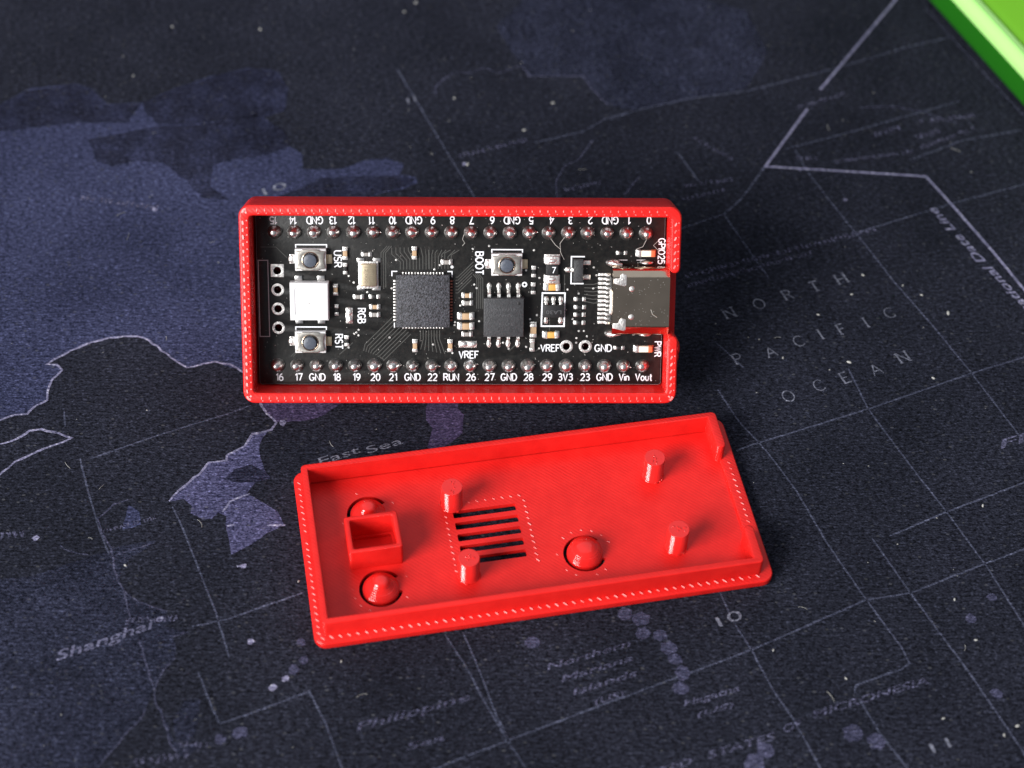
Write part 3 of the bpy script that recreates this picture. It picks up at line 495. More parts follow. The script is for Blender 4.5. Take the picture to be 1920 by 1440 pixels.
# pins, headers, solder joints
PX = [-24.13+2.54*k for k in range(20)]
for sy in (1, -1):
    hs = MB()
    for x in PX: hs.box(x-1.2, x+1.2, sy*8.89-1.2, sy*8.89+1.2, -4.1, -1.6, .3)
    hdr = hs.build("header_strip", M_BLACK, pcb, False)
    pin0 = MB().box(-.32, .32, -.32, .32, -10.1, .6, 0).build("pin", M_PINGOLD, None, False)
    for k, x in enumerate(PX):
        p = pin0 if k == 0 else pin0.copy()
        if k: sc.collection.objects.link(p)
        p.parent = hdr; p.location = (x*U, sy*8.89*U, 0)
    for k, x in enumerate(PX):
        r = random.uniform(.84, .93); h = random.uniform(1.05, 1.3); mb = MB()
        fl = .34+random.uniform(-.05, .08)
        mb.lathe(0, 0, [(r*1.04, .0), (r*.99, .08), (r*.95, .24), (r*.86, .46), (r*.73, .68), (r*.56, h*.82), (fl, h*.95), (fl*.5, h)], 20, jit=.03, lean=(random.uniform(-.10, .10), random.uniform(-.08, .08)))
        if random.random() < .5: mb.blob(random.uniform(.5, .8), random.uniform(-.3, .2), .0, .42, .16, .22, 8, 3, random.uniform(-.3, .3))
        o = mb.build("solder_joint", M_SOLDER, pcb, ang=60); o.location = (x*U, sy*8.89*U, 0)
# board print
ZP = 0.022
def silk(pts, w=.16, closed=False, m=M_SILK, name="printed_outline"):
    return MB().ribbon(pts, w, ZP, closed).build(name, m, pcb, False)
def arc(cx, cy, rx, ry, a0, a1, n=10): return [(cx+rx*math.cos(math.radians(a0+(a1-a0)*k/n)), cy+ry*math.sin(math.radians(a0+(a1-a0)*k/n))) for k in range(n+1)]
GLY = {'0': [arc(.29, .5, .29, .5, 0, 360, 18)], '1': [[(.06, .78), (.30, 1), (.30, 0)]], '2': [arc(.29, .70, .27, .30, 165, -35)+[(0, 0), (.58, 0)]],
 '3': [arc(.27, .76, .25, .24, 150, -90)+arc(.27, .27, .30, .27, 90, -150)], '4': [[(.44, 0), (.44, 1), (0, .30), (.62, .30)]], '5': [[(.52, 1), (.10, 1), (.06, .57)]+arc(.28, .32, .30, .32, 125, -150)],
 '6': [arc(.30, .30, .28, .30, 0, 360, 14), [(.02, .32), (.07, .62), (.24, .88), (.46, 1)]], '7': [[(0, 1), (.58, 1), (.20, 0)]], '8': [arc(.29, .76, .23, .24, 0, 360, 14), arc(.29, .26, .29, .26, 0, 360, 14)],
 '9': [arc(.30, .70, .28, .30, 0, 360, 14), [(.58, .68), (.53, .38), (.36, .12), (.14, 0)]], 'G': [arc(.36, .5, .36, .5, 45, 345, 14)+[(.71, .42), (.42, .42)]], 'N': [[(0, 0), (0, 1), (.62, 0), (.62, 1)]],
 'D': [[(0, 0), (0, 1), (.26, 1)]+arc(.26, .5, .38, .5, 90, -90)+[(0, 0)]], 'R': [[(0, 0), (0, 1), (.34, 1)]+arc(.34, .76, .24, .24, 90, -90, 6)+[(0, .52)], [(.32, .52), (.62, 0)]],
 'U': [[(0, 1), (0, .32)]+arc(.31, .32, .31, .32, 180, 360)+[(.62, 1)]], 'V': [[(0, 1), (.32, 0), (.64, 1)]], 'E': [[(.54, 1), (0, 1), (0, 0), (.56, 0)], [(0, .52), (.44, .52)]], 'F': [[(.54, 1), (0, 1), (0, 0)], [(0, .52), (.42, .52)]],
 'B': [[(0, 0), (0, 1), (.32, 1)]+arc(.32, .77, .22, .23, 90, -90, 6)+[(0, .54)], [(.32, .54)]+arc(.34, .27, .27, .27, 90, -90, 6)+[(0, 0)]], 'O': [arc(.36, .5, .36, .5, 0, 360, 18)], 'T': [[(0, 1), (.64, 1)], [(.32, 1), (.32, 0)]],
 'S': [arc(.29, .75, .27, .25, 35, 250, 8)+arc(.29, .26, .29, .26, 75, -150, 8)], 'P': [[(0, 0), (0, 1), (.34, 1)]+arc(.34, .75, .25, .25, 90, -90, 6)+[(0, .50)]], 'W': [[(0, 1), (.2, 0), (.42, .9), (.64, 0), (.84, 1)]], 'I': [[(0, 0), (0, 1)]],
 'i': [[(0, 0), (0, .62)], [(0, .88), (0, .96)]], 'n': [[(0, 0), (0, .65)], [(0, .42)]+arc(.22, .40, .22, .25, 180, 0, 6)+[(.44, 0)]], 'o': [arc(.25, .32, .25, .32, 0, 360, 14)], 'u': [[(0, .65), (0, .25)]+arc(.22, .25, .22, .25, 180, 360, 6)+[(.44, .65), (.44, 0)]],
 't': [[(.14, .92), (.14, .12), (.2, 0), (.34, 0)], [(0, .64), (.32, .64)]]}
def label(s, x, y, h=.92, ang=0.0, w=None):
    """stroke lettering like a board house prints it"""
    mb = MB(); adv = []; t = 0.0
    for ch in s:
        wd = max(p[0] for l in GLY[ch] for p in l); adv.append(t); t += wd+.21
    tot = t-.21; kx = (w/tot) if w else h*.93; c, sn = math.cos(ang), math.sin(ang)
    for ch, a in zip(s, adv):
        for l in GLY[ch]:
            pts = [((a+p[0]-tot/2)*kx, (p[1]-.5)*h) for p in l]
            mb.ribbon([(x+px*c-py*sn, y+px*sn+py*c) for px, py in pts], h*.165, ZP+.0004*len(mb.f)/10)
    return mb.build("printed_label", M_SILK, pcb, False)
TOPL = [('15', -24.23, 10.4), ('14', -21.72, 10.41), ('GND', -18.93, 10.42), ('13', -16.52, 10.43), ('12', -14.11, 10.44), ('11', -11.49, 10.45), ('10', -8.8, 10.46), ('GND', -6.11, 10.48), ('9', -3.62, 10.49), ('8', -1.13, 10.5), ('7', 1.43, 10.51), ('6', 4.06, 10.52), ('GND', 6.63, 10.53), ('5', 9.13, 10.54), ('4', 11.76, 10.55), ('3', 14.26, 10.56), ('2', 16.84, 10.57), ('GND', 19.41, 10.58), ('1', 21.99, 10.6), ('0', 24.49, 10.61)]
BOTL = [('16', -23.94, -10.48), ('17', -21.41, -10.48), ('GND', -18.95, -10.48), ('18', -16.38, -10.48), ('19', -13.78, -10.47), ('20', -11.27, -10.47), ('21', -8.95, -10.47), ('GND', -6.37, -10.46), ('22', -3.72, -10.46), ('RUN', -1.25, -10.46), ('26', 1.37, -10.45), ('27', 3.85, -10.45), ('GND', 6.4, -10.45), ('28', 9.02, -10.44), ('29', 11.5, -10.44), ('3V3', 13.92, -10.44), ('23', 16.55, -10.43), ('GND', 19.14, -10.43), ('Vin', 21.74, -10.43), ('Vout', 24.38, -10.42)]
MISC = [('USR', -16.01, 5.36, 0.95, -1.5708, 2.14), ('RST', -16.03, -5.66, 0.95, -1.5708, 1.93), ('RGB', -13.01, -2.18, 0.95, -1.5708, 1.93), ('BOOT', 2.43, 4.86, 0.98, -1.5708, 2.97), ('VREF', 1.08, -7.4, 0.92, 0, 2.55), ('VREF', 11.85, -6.48, 0.9, 0, 2.48), ('GND', 18.88, -6.47, 0.9, 0, 2.21), ('GPIO25', 26.25, 6.54, 0.85, -1.5708, 3.31), ('PWR', 26.12, -6.6, 0.85, -1.5708, 2.0)]
PASS = [(-15.05, 6.12, 0.62, 1.35, 'cap', True), (-15.07, 4.1, 0.5, 1.15, 'res', True), (-12.28, 6.01, 1.05, 0.5, 'capg', False), (-16.36, 1.32, 0.6, 1.2, 'cap', True), (-13.38, 0.39, 1.1, 0.55, 'capg', False), (-11.29, 0.4, 1.15, 0.5, 'res', False), (-11.26, -0.95, 1.1, 0.58, 'cap', False), (-11.27, -1.99, 1.1, 0.58, 'capg', False), (-16.26, -1.39, 0.5, 1.15, 'res', True), (-14.99, -5.54, 0.55, 1.1, 'res', True), (-6.05, 6.2, 0.62, 1.35, 'cap', True), (-1.85, 5.02, 1.2, 0.6, 'capg', False), (0.84, 0.61, 1.15, 0.62, 'cap', False), (0.88, -0.4, 1.15, 0.6, 'capg', False), (0.66, -2.13, 1.9, 0.88, 'cap', False), (0.67, -3.47, 1.9, 0.88, 'cap', False), (0.85, -4.59, 1.15, 0.58, 'capg', False), (-6.03, -6.17, 0.62, 1.4, 'cap', True), (-1.39, -6.16, 0.62, 1.35, 'cap', True), (9.54, 3.79, 0.55, 1.15, 'res', True), (9.5, 1.55, 0.55, 1.2, 'res', True), (11.94, 1.75, 1.9, 0.85, 'capy', False), (11.89, -4.62, 1.9, 0.85, 'capy', False), (9.56, -3.98, 0.85, 1.75, 'cap', True), (9.45, -6.07, 0.6, 1.35, 'capg', True), (15.65, 0.14, 1.25, 0.5, 'res', False), (15.67, -0.93, 1.25, 0.5, 'res', False), (15.65, -1.94, 1.25, 0.5, 'res', False), (15.64, -3.02, 1.25, 0.5, 'res', False), (20.97, -6.41, 1.1, 0.42, 'res', False), (21.01, 6.3, 1.1, 0.45, 'res', False), (24.19, 6.29, 2.3, 0.85, 'led', False), (24.19, -6.51, 2.3, 0.85, 'led', False)]
BRIDGES = [(-14.61, -2.14, 0.95, 2.1, True), (0.93, -5.98, 2.4, 0.9, False)]
for s, x, y in TOPL: label(s, x, y, .92, PI)
for s, x, y in BOTL: label(s, x, y, .92)
for s, x, y, h, a, w in MISC: label(s, x, y, h, a, w)
silk([(-26.35, 5.15), (-25.10, 5.15), (-25.10, -4.98), (-26.35, -4.98)], .12, True, M_SILKG)
# round and square header pads
for k, (x, y) in enumerate(HOLES):
    mb = MB(); o = rrect(x-.86, x+.86, y-.86, y+.86, .05, 1) if k == 0 else circ(x, y, .84, 28)
    mb.prism(o, [circ(x, y, .50, 20)], 0.0, .05, .02); mb.build("solder_pad", M_TIN, pcb)
for x, y in HT: MB().prism(circ(x, y, .86, 28), [circ(x, y, .48, 20)], 0.0, .07, .03).build("solder_pad", M_TIN, pcb)
# traces and vias
def traces(ls, w=.10):
    mb = MB()
    for l in ls: mb.ribbon(l, w, .012)
    stuff(mb.build("copper_traces", M_TRACE, pcb, False))
tr = []
for k in range(10): x = -8.2+.42*k; tr.append([(x+.3, 4.0), (x+.3, 5.0+.1*k), (x-.8+.12*k, 6.0+.12*k), (x-.8+.12*k, 6.9)])
for k in range(8): x = -4.2+.42*k; tr.append([(x, 4.1), (x, 5.7+.25*(k % 3)), (x+.15*k, 6.6)])
for k in range(3): tr.append([(-10.4+.3*k, 1.6), (-10.4+.3*k, 6.2), (-9.6+.3*k, 7.1)])
for k in range(9): a = .29*k; tr.append([(-8.9+a, -2.3-a), (-12.6+a*1.05, -6.0-a*.95), (-12.8+a*1.05, -6.9-a*.4)])
for k in range(8): x = -5.3+.36*k; tr.append([(x, -4.1), (x, -5.3), (x+.35*(k-3)*.5, -6.6-.1*k)])
for k in range(6): tr.append([(-.7, .9+.42*k), (-.4, .9+.42*k), (1.4+.05*k, 2.7+.47*k)])
for k in range(4): x = 2.1+.26*k; tr.append([(x-.5, 3.4), (x, 2.8), (x, -1.2)])
for k in range(2): tr.append([(-22.4+.3*k, -7.7), (-20.9+.2*k, -6.2)])
tr += [[(-26, 6.9), (-24, 6.9), (-22.6, 5.5)], [(-16, -7.4), (-14.2, -5.8)], [(11.7, .2), (11.7, -4.8)], [(13.6, 3.4), (13.6, .4)], [(6.4, -6.9), (7.2, -6.1)], [(9.9, -6.9), (10.9, -6.2)]]
for k in range(6): tr.append([(16.2, 2.1-.45*k), (17.4, 2.1-.5*k), (18.6, 2.4-.55*k)])
traces(tr)
mb = MB()
for _ in range(95):
    x, y = random.uniform(-25, 25.5), random.uniform(-7.4, 7.6)
    if -8.6 < x < -1.2 and -3.8 < y < 3.7 or x < -15.8 or x > 18.8 or 3 < x < 8.4 and -5 < y < 6.6: continue
    mb.lathe(x, y, [(.15, .0), (.14, .03), (.06, .035)], 8)
stuff(mb.build("vias", M_TIN, pcb))
mb = MB()
for _ in range(420):
    x, y = random.uniform(-26, 26), random.uniform(-11, 11); r = random.uniform(.02, .055)
    mb.blob(x, y, 0.0, r*random.uniform(1, 2.2), r, r*.8, 5, 2, random.uniform(0, 3))
dust = mb.build("dust", M_LINT, pcb); stuff(dust)
for pts in ([(13.2, 9.5), (13.6, 8.6), (12.9, 7.6), (13.0, 6.4), (13.5, 5.4)], [(25.8, 8.0), (25.1, 7.4), (25.9, 6.6)], [(24.2, 8.1), (23.7, 7.2), (22.9, 6.9)], [(11.6, 8.3), (12.3, 7.4), (12.9, 6.9)], [(21.9, -4.1), (22.8, -4.6), (23.6, -4.2)], [(.4, 8.7), (.2, 8.1), (.5, 7.6), (.2, 7.2)], [(24.7, -.6), (24.9, -1.2), (25.5, -1.6)]):
    MB().tube([(x, y, .35+.25*math.sin(i*1.1) + (2.9 if 24.5 < x < 26 and -2 < y < 0 else 0)) for i, (x, y) in enumerate(pts)], .035, 5).build("fibre", M_HAIR, pcb)

# small passives
def passive(x, y, w, h, kind, vert=False, name=None, ht=None):
    """terminals at both ends of the long side; body between"""
    L, Wd = (h, w) if vert else (w, h); t = {'res': .26, 'led': .22}.get(kind, .25)*L; ht = ht or {'res': .28, 'res_s': .22}.get(kind, Wd*.75)
    bm = {'cap': M_CERA, 'capy': M_CERAY, 'capg': M_CERAG, 'res': M_BLACK, 'led': M_LED}[kind]
    R = PI/2 if vert else 0
    root = MB().box(-L/2+t, L/2-t, -Wd/2+.03, Wd/2-.03, .03, ht-.02, .04).build(name or {'res': "resistor", 'led': "status_lamp"}.get(kind, "capacitor"), bm, pcb)
    root.location = (x*U, y*U, 0); root.rotation_euler = (0, 0, R)
    for s in (-1, 1):
        m = MB(); a, b = (-L/2, -L/2+t) if s < 0 else (L/2-t, L/2)
        m.box(a, b, -Wd/2, Wd/2, 0.02, ht, .05)
        m.box(a-(.18 if s < 0 else -.02), b+(.18 if s > 0 else -.02), -Wd/2-.03, Wd/2+.03, .0, .09, .04)
        mm = M_ORANGE if (kind == 'led' and s > 0) else M_TIN
        m.build("terminal", mm, root)
    return root
for a in PASS: passive(*a)
# solder bridges
def bridge(x, y, w, h, vert=False):
    mb = MB(); L, Wd = (h, w) if vert else (w, h)
    mb.blob(-L*.24, 0, 0, L*.30, Wd*.52, .35, 14, 5); mb.blob(L*.24, 0, 0, L*.30, Wd*.52, .32, 14, 5); mb.box(-L/2, L/2, -Wd/2, Wd/2, 0, .12, .06)
    o = mb.build("solder_bridge", M_TIN, pcb, ang=60); o.location = (x*U, y*U, 0); o.rotation_euler = (0, 0, PI/2 if vert else 0)
for a in BRIDGES: bridge(*a)

# push buttons
def button(x, y):
    r = MB().box(-2.0, 2.0, -1.42, 1.42, .02, .95, .06).build("push_button", M_WHITE, pcb); r.location = (x*U, y*U, 0)
    mb = MB()
    pl = [(-1.95, -1.05), (-1.72, -1.2), (-1.2, -1.2), (-1.0, -1.38), (1.0, -1.38), (1.2, -1.2), (1.72, -1.2), (1.95, -1.05), (1.80, -.7), (1.72, 0), (1.80, .7), (1.95, 1.05), (1.72, 1.2), (1.2, 1.2), (1.0, 1.38), (-1.0, 1.38), (-1.2, 1.2), (-1.72, 1.2), (-1.95, 1.05), (-1.80, .7), (-1.72, 0), (-1.80, -.7)]
    mb.prism(pl, [circ(0, 0, 1.02, 28)], .95, 1.22, .09); mb.build("cover_plate", M_PLATE, r)
    MB().prism(circ(0, 0, 1.12, 32), [circ(0, 0, .94, 32)], 1.1, 1.34, .10, 0).build("collar", M_STEEL, r)
    MB().lathe(0, 0, [(.86, .8), (.86, 1.55), (.80, 1.66), (.70, 1.70)], 28).build("plunger", M_CAP, r)
    for s in (-1, 1):
        mb = MB(); mb.box(s*2.35-.42, s*2.35+.42, -.62, .62, .0, .30, .08); mb.box(s*1.95-.1, s*1.95+.1, -.5, .5, .2, .8, .05)
        if s < 0: mb.blob(-2.45, 0, .2, .50, .60, .30, 10, 4)
        mb.build("terminal", M_TIN if s < 0 else M_GOLD, r)
    for sx in (-1, 1): MB().box(sx*1.72-.25, sx*1.72+.25, -1.55, -1.15, .02, .7, .1).build("foot", M_PLATE, r)
    q = silk([(x-1.95, y+1.45), (x-1.95, y+1.85), (x+2.05, y+1.85), (x+2.05, y+1.45)], .15)
for x, y in ((-19.50, 5.38), (-19.70, -5.55), (5.98, 4.82)): button(x, y)

# coloured-light lamp (5 mm square, white)
r = MB().box(-2.5, 2.5, -2.5, 2.5, .05, 1.55, .10).build("square_lamp", M_WHITE, pcb); r.location = (-19.70*U, 0.0, 0)
MB().prism(rrect(-2.42, 2.42, -2.42, 2.42, .1, 1), [rrect(-1.85, 1.85, -1.85, 1.85, .35, 3)], 1.55, 1.62, .03).build("lamp_rim", M_WHITE, r)
MB().box(-.10, .06, -.28, -.16, 1.56, 1.58).build("lamp_die", M_CERAG, r)
for sx in (-1.45, 1.45):
    for sy in (-1, 1): MB().box(sx-.5, sx+.5, sy*2.85-.35, sy*2.85+.35, 0, .28, .12).build("terminal", M_SOLDER, r)

# crystal
r = MB().box(-1.35, 1.25, -1.85, 1.75, .0, .45, .05).build("crystal", M_TIN, pcb); r.location = (-12.0*U, 3.38*U, 0)
MB().prism(rrect(-1.10, 1.02, -1.52, 1.50, .15, 2), [], .45, .80, .10).build("crystal_lid", M_GOLD, r)
mb = MB(); put_text(mb, "12.000", -.30, 0, .806, .42, -PI/2, 2.2); put_text(mb, "LM5H", .35, 0, .806, .36, -PI/2, 1.6); mb.build("engraving", M_ENGR, r, False)
for sx in (-1, 1):
    for sy in (-1, 1): MB().box(sx*1.05-.5, sx*1.05+.5, sy*1.85-.3, sy*1.85+.3, 0, .16, .06).build("terminal", M_SOLDER, r)

# processor
cx, cy = -4.93, -.07
r = MB().prism(rrect(-3.52, 3.48, -3.48, 3.48, .06, 1), [], .04, .86, .05).build("processor_chip", M_CHIP, pcb); r.location = (cx*U, cy*U, 0)
for side in range(4):
    mb = MB()
    for k in range(14):
        t = -2.6+.4*k; L = .34 if side in (0, 2) else .42
        if side == 0: mb.box(t-.12, t+.12, 3.44, 3.44+L, 0, .34, .08)
        if side == 2: mb.box(t-.12, t+.12, -3.44-L, -3.44, 0, .30, .08)
        if side == 3: mb.box(-3.48-L, -3.48, t-.13, t+.13, 0, .40, .08)
        if side == 1: mb.box(3.44, 3.44+L, t-.13, t+.13, 0, .36, .08)
    q = mb.build("pin_row", M_BRONZE if side == 1 else M_TIN, r); stuff(q)
for pts in ([(-9.0+.0, 3.1), (-9.0, 3.75), (-8.3, 3.75)], [(-1.75, 3.75), (-1.15, 3.75), (-1.15, 3.0)], [(-8.72, -3.1), (-8.72, -3.75)]): silk(pts, .14)
MB().lathe(-1.15, 4.35, [(.20, 0), (.19, .03)], 14).build("printed_dot", M_SILK, pcb)

# memory chip
r = MB().prism([(-2.62, -2.58), (2.62, -2.58), (2.62, 2.58), (-2.62, 2.58)], [], .1, 1.75, .12).build("memory_chip", M_CHIP2, pcb); r.location = (5.62*U, -2.05*U, 0)
for k in range(4):
    for s in (-1, 1):
        x = -1.905+1.27*k; mb = MB()
        prof = [(2.5, 1.0), (2.95, 1.0), (3.15, .85), (3.3, .3), (3.5, .12), (4.0, .12)]
        for i in range(len(prof)-1):
            (a, za), (b, zb) = prof[i], prof[i+1]
            vs = []
            for q, zz in ((a, za), (b, zb)): vs += [(x-.21, s*q, zz), (x+.21, s*q, zz), (x+.21, s*q, zz-.16), (x-.21, s*q, zz-.16)]
            mb.add(vs, [(0, 1, 5, 4), (1, 2, 6, 5), (2, 3, 7, 6), (3, 0, 4, 7), (0, 3, 2, 1), (4, 5, 6, 7)])
        mb.blob(x, s*3.85, 0, .34, .55, .26, 10, 4)
        mb.build("leg", M_TIN, r, ang=60)
MB().lathe(1.95, 1.9, [(.22, 1.745), (.20, 1.756)], 16).build("index_dot", M_BLACK, r)
mb = MB(); 
for yy, n_ in ((.9, 9), (.1, 8), (-1.0, 5)):
    for k in range(n_):      # worn, unreadable laser characters
        px, py = -1.7+.38*k+(1.2 if n_ == 5 else 0), yy
        mb.ribbon([(px, py), (px+random.uniform(-.03, .03), py+.34)], .05, 1.757); mb.ribbon([(px, py+random.choice((0, .17, .34))), (px+.2, py+random.choice((0, .17, .34)))], .05, 1.7575)
stuff(mb.build("laser_marking", M_LASER, r, False))
MB().prism(circ(8.35, 2.05, .36, 20), [circ(8.35, 2.05, .17, 14)], .0, .022).build("printed_ring", M_SILK, pcb, False)

# coil / fuse marked 7
r = MB().box(-.80, .80, -.75, .75, .1, .72, .08).build("fuse", M_BLACK, pcb); r.location = (11.92*U, 4.12*U, 0)
for s in (-1, 1):
    mb = MB(); mb.box(-.92, .92, s*1.25-.55, s*1.25+.55, 0, .74, .12); mb.box(-1.05, 1.05, s*1.35-.62, s*1.35+.62, 0, .14, .06); mb.blob(0, s*1.2, .62, .7, .35, .28, 12, 4); mb.build("terminal", M_TIN, r, ang=60)
mb = MB(); put_text(mb, "7", .25, 0, .726, .85, 0); mb.build("marking", M_SILK, r, False)

# three-legged transistor
r = MB().box(-.62, .62, -1.45, 1.45, .1, 1.05, .14).build("transistor", M_CHIP2, pcb); r.location = (15.35*U, 4.05*U, 0)
for x, y, s in ((-1.15, 0, -1), (1.15, .95, 1), (1.15, -.95, 1)):
    mb = MB(); mb.box(x-.5, x+.5, y-.30, y+.30, .0, .22, .08); mb.box(x-s*.5-.1, x-s*.5+.1, y-.22, y+.22, .1, .55, .05)
    if s < 0: mb.blob(x-.1, y, .1, .42, .38, .35, 10, 4)
    mb.build("leg", M_TIN, r, ang=60)
silk([(16.2, 5.78), (14.45, 5.78), (14.45, 2.2), (16.1, 2.2)], .17)

# voltage regulator in its white box
silk([(10.72, .92), (13.68, .92), (13.62, -3.52), (10.62, -3.52)], .20, True)
r = MB().box(-1.38, 1.38, -.82, .82, .1, 1.05, .12).build("regulator", M_BLACK, pcb); r.location = (12.18*U, -1.35*U, 0)
for x, s in ((-.95, 1), (0, 1), (.95, 1), (-.95, -1), (.95, -1)):
    mb = MB(); mb.box(x-.24, x+.24, s*1.38-.42, s*1.38+.42, 0, .2, .08); mb.box(x-.2, x+.2, s*.92-.12, s*.92+.12, .1, .7, .08)
    mb.blob(x, s*1.45, .05, .34, .42, .30, 10, 4); mb.build("leg", M_TIN, r, ang=60)
mb = MB(); put_text(mb, "LA30", 0, -.1, 1.056, .5, PI, 2.0); mb.build("laser_marking", M_LASER, r, False)

# socket
x0, x1, yc = 19.70, 27.10, .27
w2 = 4.47
def stadium(hw, z0, z1, r, n=6):
    pts = []
    for cyy, czz, a0 in ((hw-r, z0+r, -90), (hw-r, z1-r, 0), (-hw+r, z1-r, 90), (-hw+r, z0+r, 180)):
        for k in range(n+1):
            a = math.radians(a0+90*k/n); pts.append((cyy+r*math.cos(a), czz+r*math.sin(a)))
    return pts
so, si = stadium(w2, .02, 3.26, 1.25), stadium(w2-.3, .32, 2.96, .98)
glint_flat = [(w2, 1.90), (w2-.05, 2.20), (w2-.25, 2.51), (w2-.55, 2.735), (w2-.85, 2.96), (w2-1.15, 3.18), (w2-1.45, 3.26)]
so[7:14] = glint_flat; so[14:21] = [(-a, b) for a, b in glint_flat[::-1]]      # rounded top edges flattened to catch the overhead light as a band
mb = MB(); n = len(so)
vs = [(x0, yc+a, b) for a, b in so]+[(x1, yc+a, b) for a, b in so]+[(x1, yc+a, b) for a, b in si]+[(x0+1.0, yc+a, b) for a, b in si]
fs = [tuple(range(n-1, -1, -1))[::-1]]
for k in range(n):
    j = (k+1) % n; fs += [(k, n+k, n+j, j), (n+k, 2*n+k, 2*n+j, n+j), (2*n+k, 3*n+k, 3*n+j, 2*n+j)]
fs.append(tuple(range(3*n, 4*n)))
mb.add(vs, fs); sock = mb.build("socket", M_STEEL, pcb, ang=30); sock['label'] = "folded steel charging socket"
MB().box(x0+1, x1-.8, yc-3.3, yc+3.3, 1.35, 1.95, .05).build("tongue", M_BLACK, sock)
for s in (1, -1):
    mb = MB(); mb.prism([(19.75, yc+s*2.95-.38), (21.15, yc+s*2.95-.75), (21.45, yc+s*2.95-.6), (21.45, yc+s*2.95+.75), (20.9, yc+s*2.95+.95), (20.6, yc+s*2.95+.7), (20.55, yc+s*2.95+.3), (19.75, yc+s*2.95+.25)], [], 3.255, 3.33, .03)
    mb.build("spring_tab", M_TIN, sock)
    MB().blob(22.15, yc+s*1.85, 3.25, .38, .38, .14, 16, 4).build("dimple", M_TIN, sock)
    mb = MB(); mb.blob(19.9, yc+s*4.75, 0, .95, .55, .9, 14, 5); mb.tube([(19.4, yc+s*4.8, .3), (20.2, yc+s*4.7, .95), (21.0, yc+s*4.55, .85)], .28, 8); mb.build("mounting_leg", M_SOLDER, sock, ang=60)
    mb = MB(); mb.blob(24.3, yc+s*4.78, 0, .95, .35, 1.0, 14, 5); mb.build("mounting_leg", M_SOLDER, sock, ang=60)
mb = MB()
for k in range(12):
    y = yc-3.2+.58*k
    mb.box(18.0, 19.6, y-.19, y+.19, 0, .30, .08); mb.box(19.0, 19.6, y-.15, y+.15, .2, .85, .08)
stuff(mb.build("contact_row", M_TIN, sock))
MB().box(19.5, 19.72, yc-3.0, yc+3.2, .3, 2.4, .1).build("rear_cover", M_BLACK, sock)
MB().prism([(19.35, yc-1.5), (19.62, yc-1.7), (19.85, yc-1.0), (19.92, yc), (19.85, yc+1.0), (19.62, yc+1.7), (19.35, yc+1.5), (19.45, yc)], [], 1.9, 2.9, .1).build("shell_lug", M_TIN, sock)
mb = MB()
for _ in range(60): mb.blob(random.uniform(20, 27), yc+random.uniform(-3.2, 3.2), 3.255, random.uniform(.03, .07), .03, .03, 5, 2, random.uniform(0, 3))
stuff(mb.build("dust", M_LINT, sock))
for a, b in ((20.2, 21.8), (23.0, 24.2)): silk([(a, 5.35), (b, 5.35)], .12, False, M_SILKG)

# ------------------------------------------------------------------ red lid lying inside up
LID = Matrix.Translation((3.0273653*U, -24.1623713*U, 0.02*U)) @ Matrix.Rotation(0.2122372, 4, 'Z')
lid = thing("case_lid", "red plastic lid lying inside up on the mat below the case", "lid", LID)
LX, LY = 28.73, 13.16; A, Bn, AR, BR = 1.07, 1.92, 1.45, 2.70; LR = 28.40; ZF, ZR, ZW = .85, 1.2, 3.95
GX0, GX1, GP, GY = -9.35, -1.25, 1.80, -.25
slots = [rrect(GX0+.0, GX1, GY+(k-2)*GP-.54, GY+(k-2)*GP+.54, .2, 2) for k in range(5)]
def cslot(cx, cy, r0, r1, gap, ph):
    a0, a1 = ph+gap, ph+360-gap; n = 28
    o = [(cx+r1*math.cos(math.radians(a0+(a1-a0)*k/n)), cy+r1*math.sin(math.radians(a0+(a1-a0)*k/n))) for k in range(n+1)]
    i = [(cx+r0*math.cos(math.radians(a1-(a1-a0)*k/n)), cy+r0*math.sin(math.radians(a1-(a1-a0)*k/n))) for k in range(n+1)]
    return o+i
DOMES = [(-19.95, 5.30), (-19.85, -6.10), (5.95, -5.15)]
cs = [cslot(x, y, 2.28, 2.72, 24 if i < 2 else 34, 8) for i, (x, y) in enumerate(DOMES)]
fx0, fx1, fy0, fy1 = -23.25, -16.60, -2.90, 2.68
win = rrect(fx0+.95, fx1-.95, fy0+.85, fy1-.85, .2, 2)
MB().prism(rrect(-LX, LR, -LY, LY, 1.5), slots+cs+[win], 0.0, ZF, 0, .3).build("lid_plate", RED, lid)
MB().prism(rrect(-LX, LR, -LY, LY, 1.5), [rrect(-LX+Bn, LR-2.0, -LY+Bn, LY-Bn, .3, 2)], ZF, ZR, .18, 0, bottom=False).build("flange", RED, lid)
# raised lip, open at the right for the socket
yT, yB, lw = 6.1, -6.35, BR-AR
lp = []
lp += end_arc(LR-AR-lw/2, yT+lw/2, lw/2, 180, 360, 5)
lp += end_arc(LR-AR-.6, LY-A-.6, .6, 0, 90, 3)+end_arc(-LX+A+.6, LY-A-.6, .6, 90, 180, 3)+end_arc(-LX+A+.6, -LY+A+.6, .6, 180, 270, 3)+end_arc(LR-AR-.6, -LY+A+.6, .6, 270, 360, 3)
lp += end_arc(LR-AR-lw/2, yB-lw/2, lw/2, 0, 180, 5)
lp += [(LR-BR, -LY+Bn), (-LX+Bn, -LY+Bn), (-LX+Bn, LY-Bn), (LR-BR, LY-Bn)]
MB().prism(lp, [], ZR-.35, ZW, .16, 0, 3, bottom=False).build("raised_lip", RED, lid)
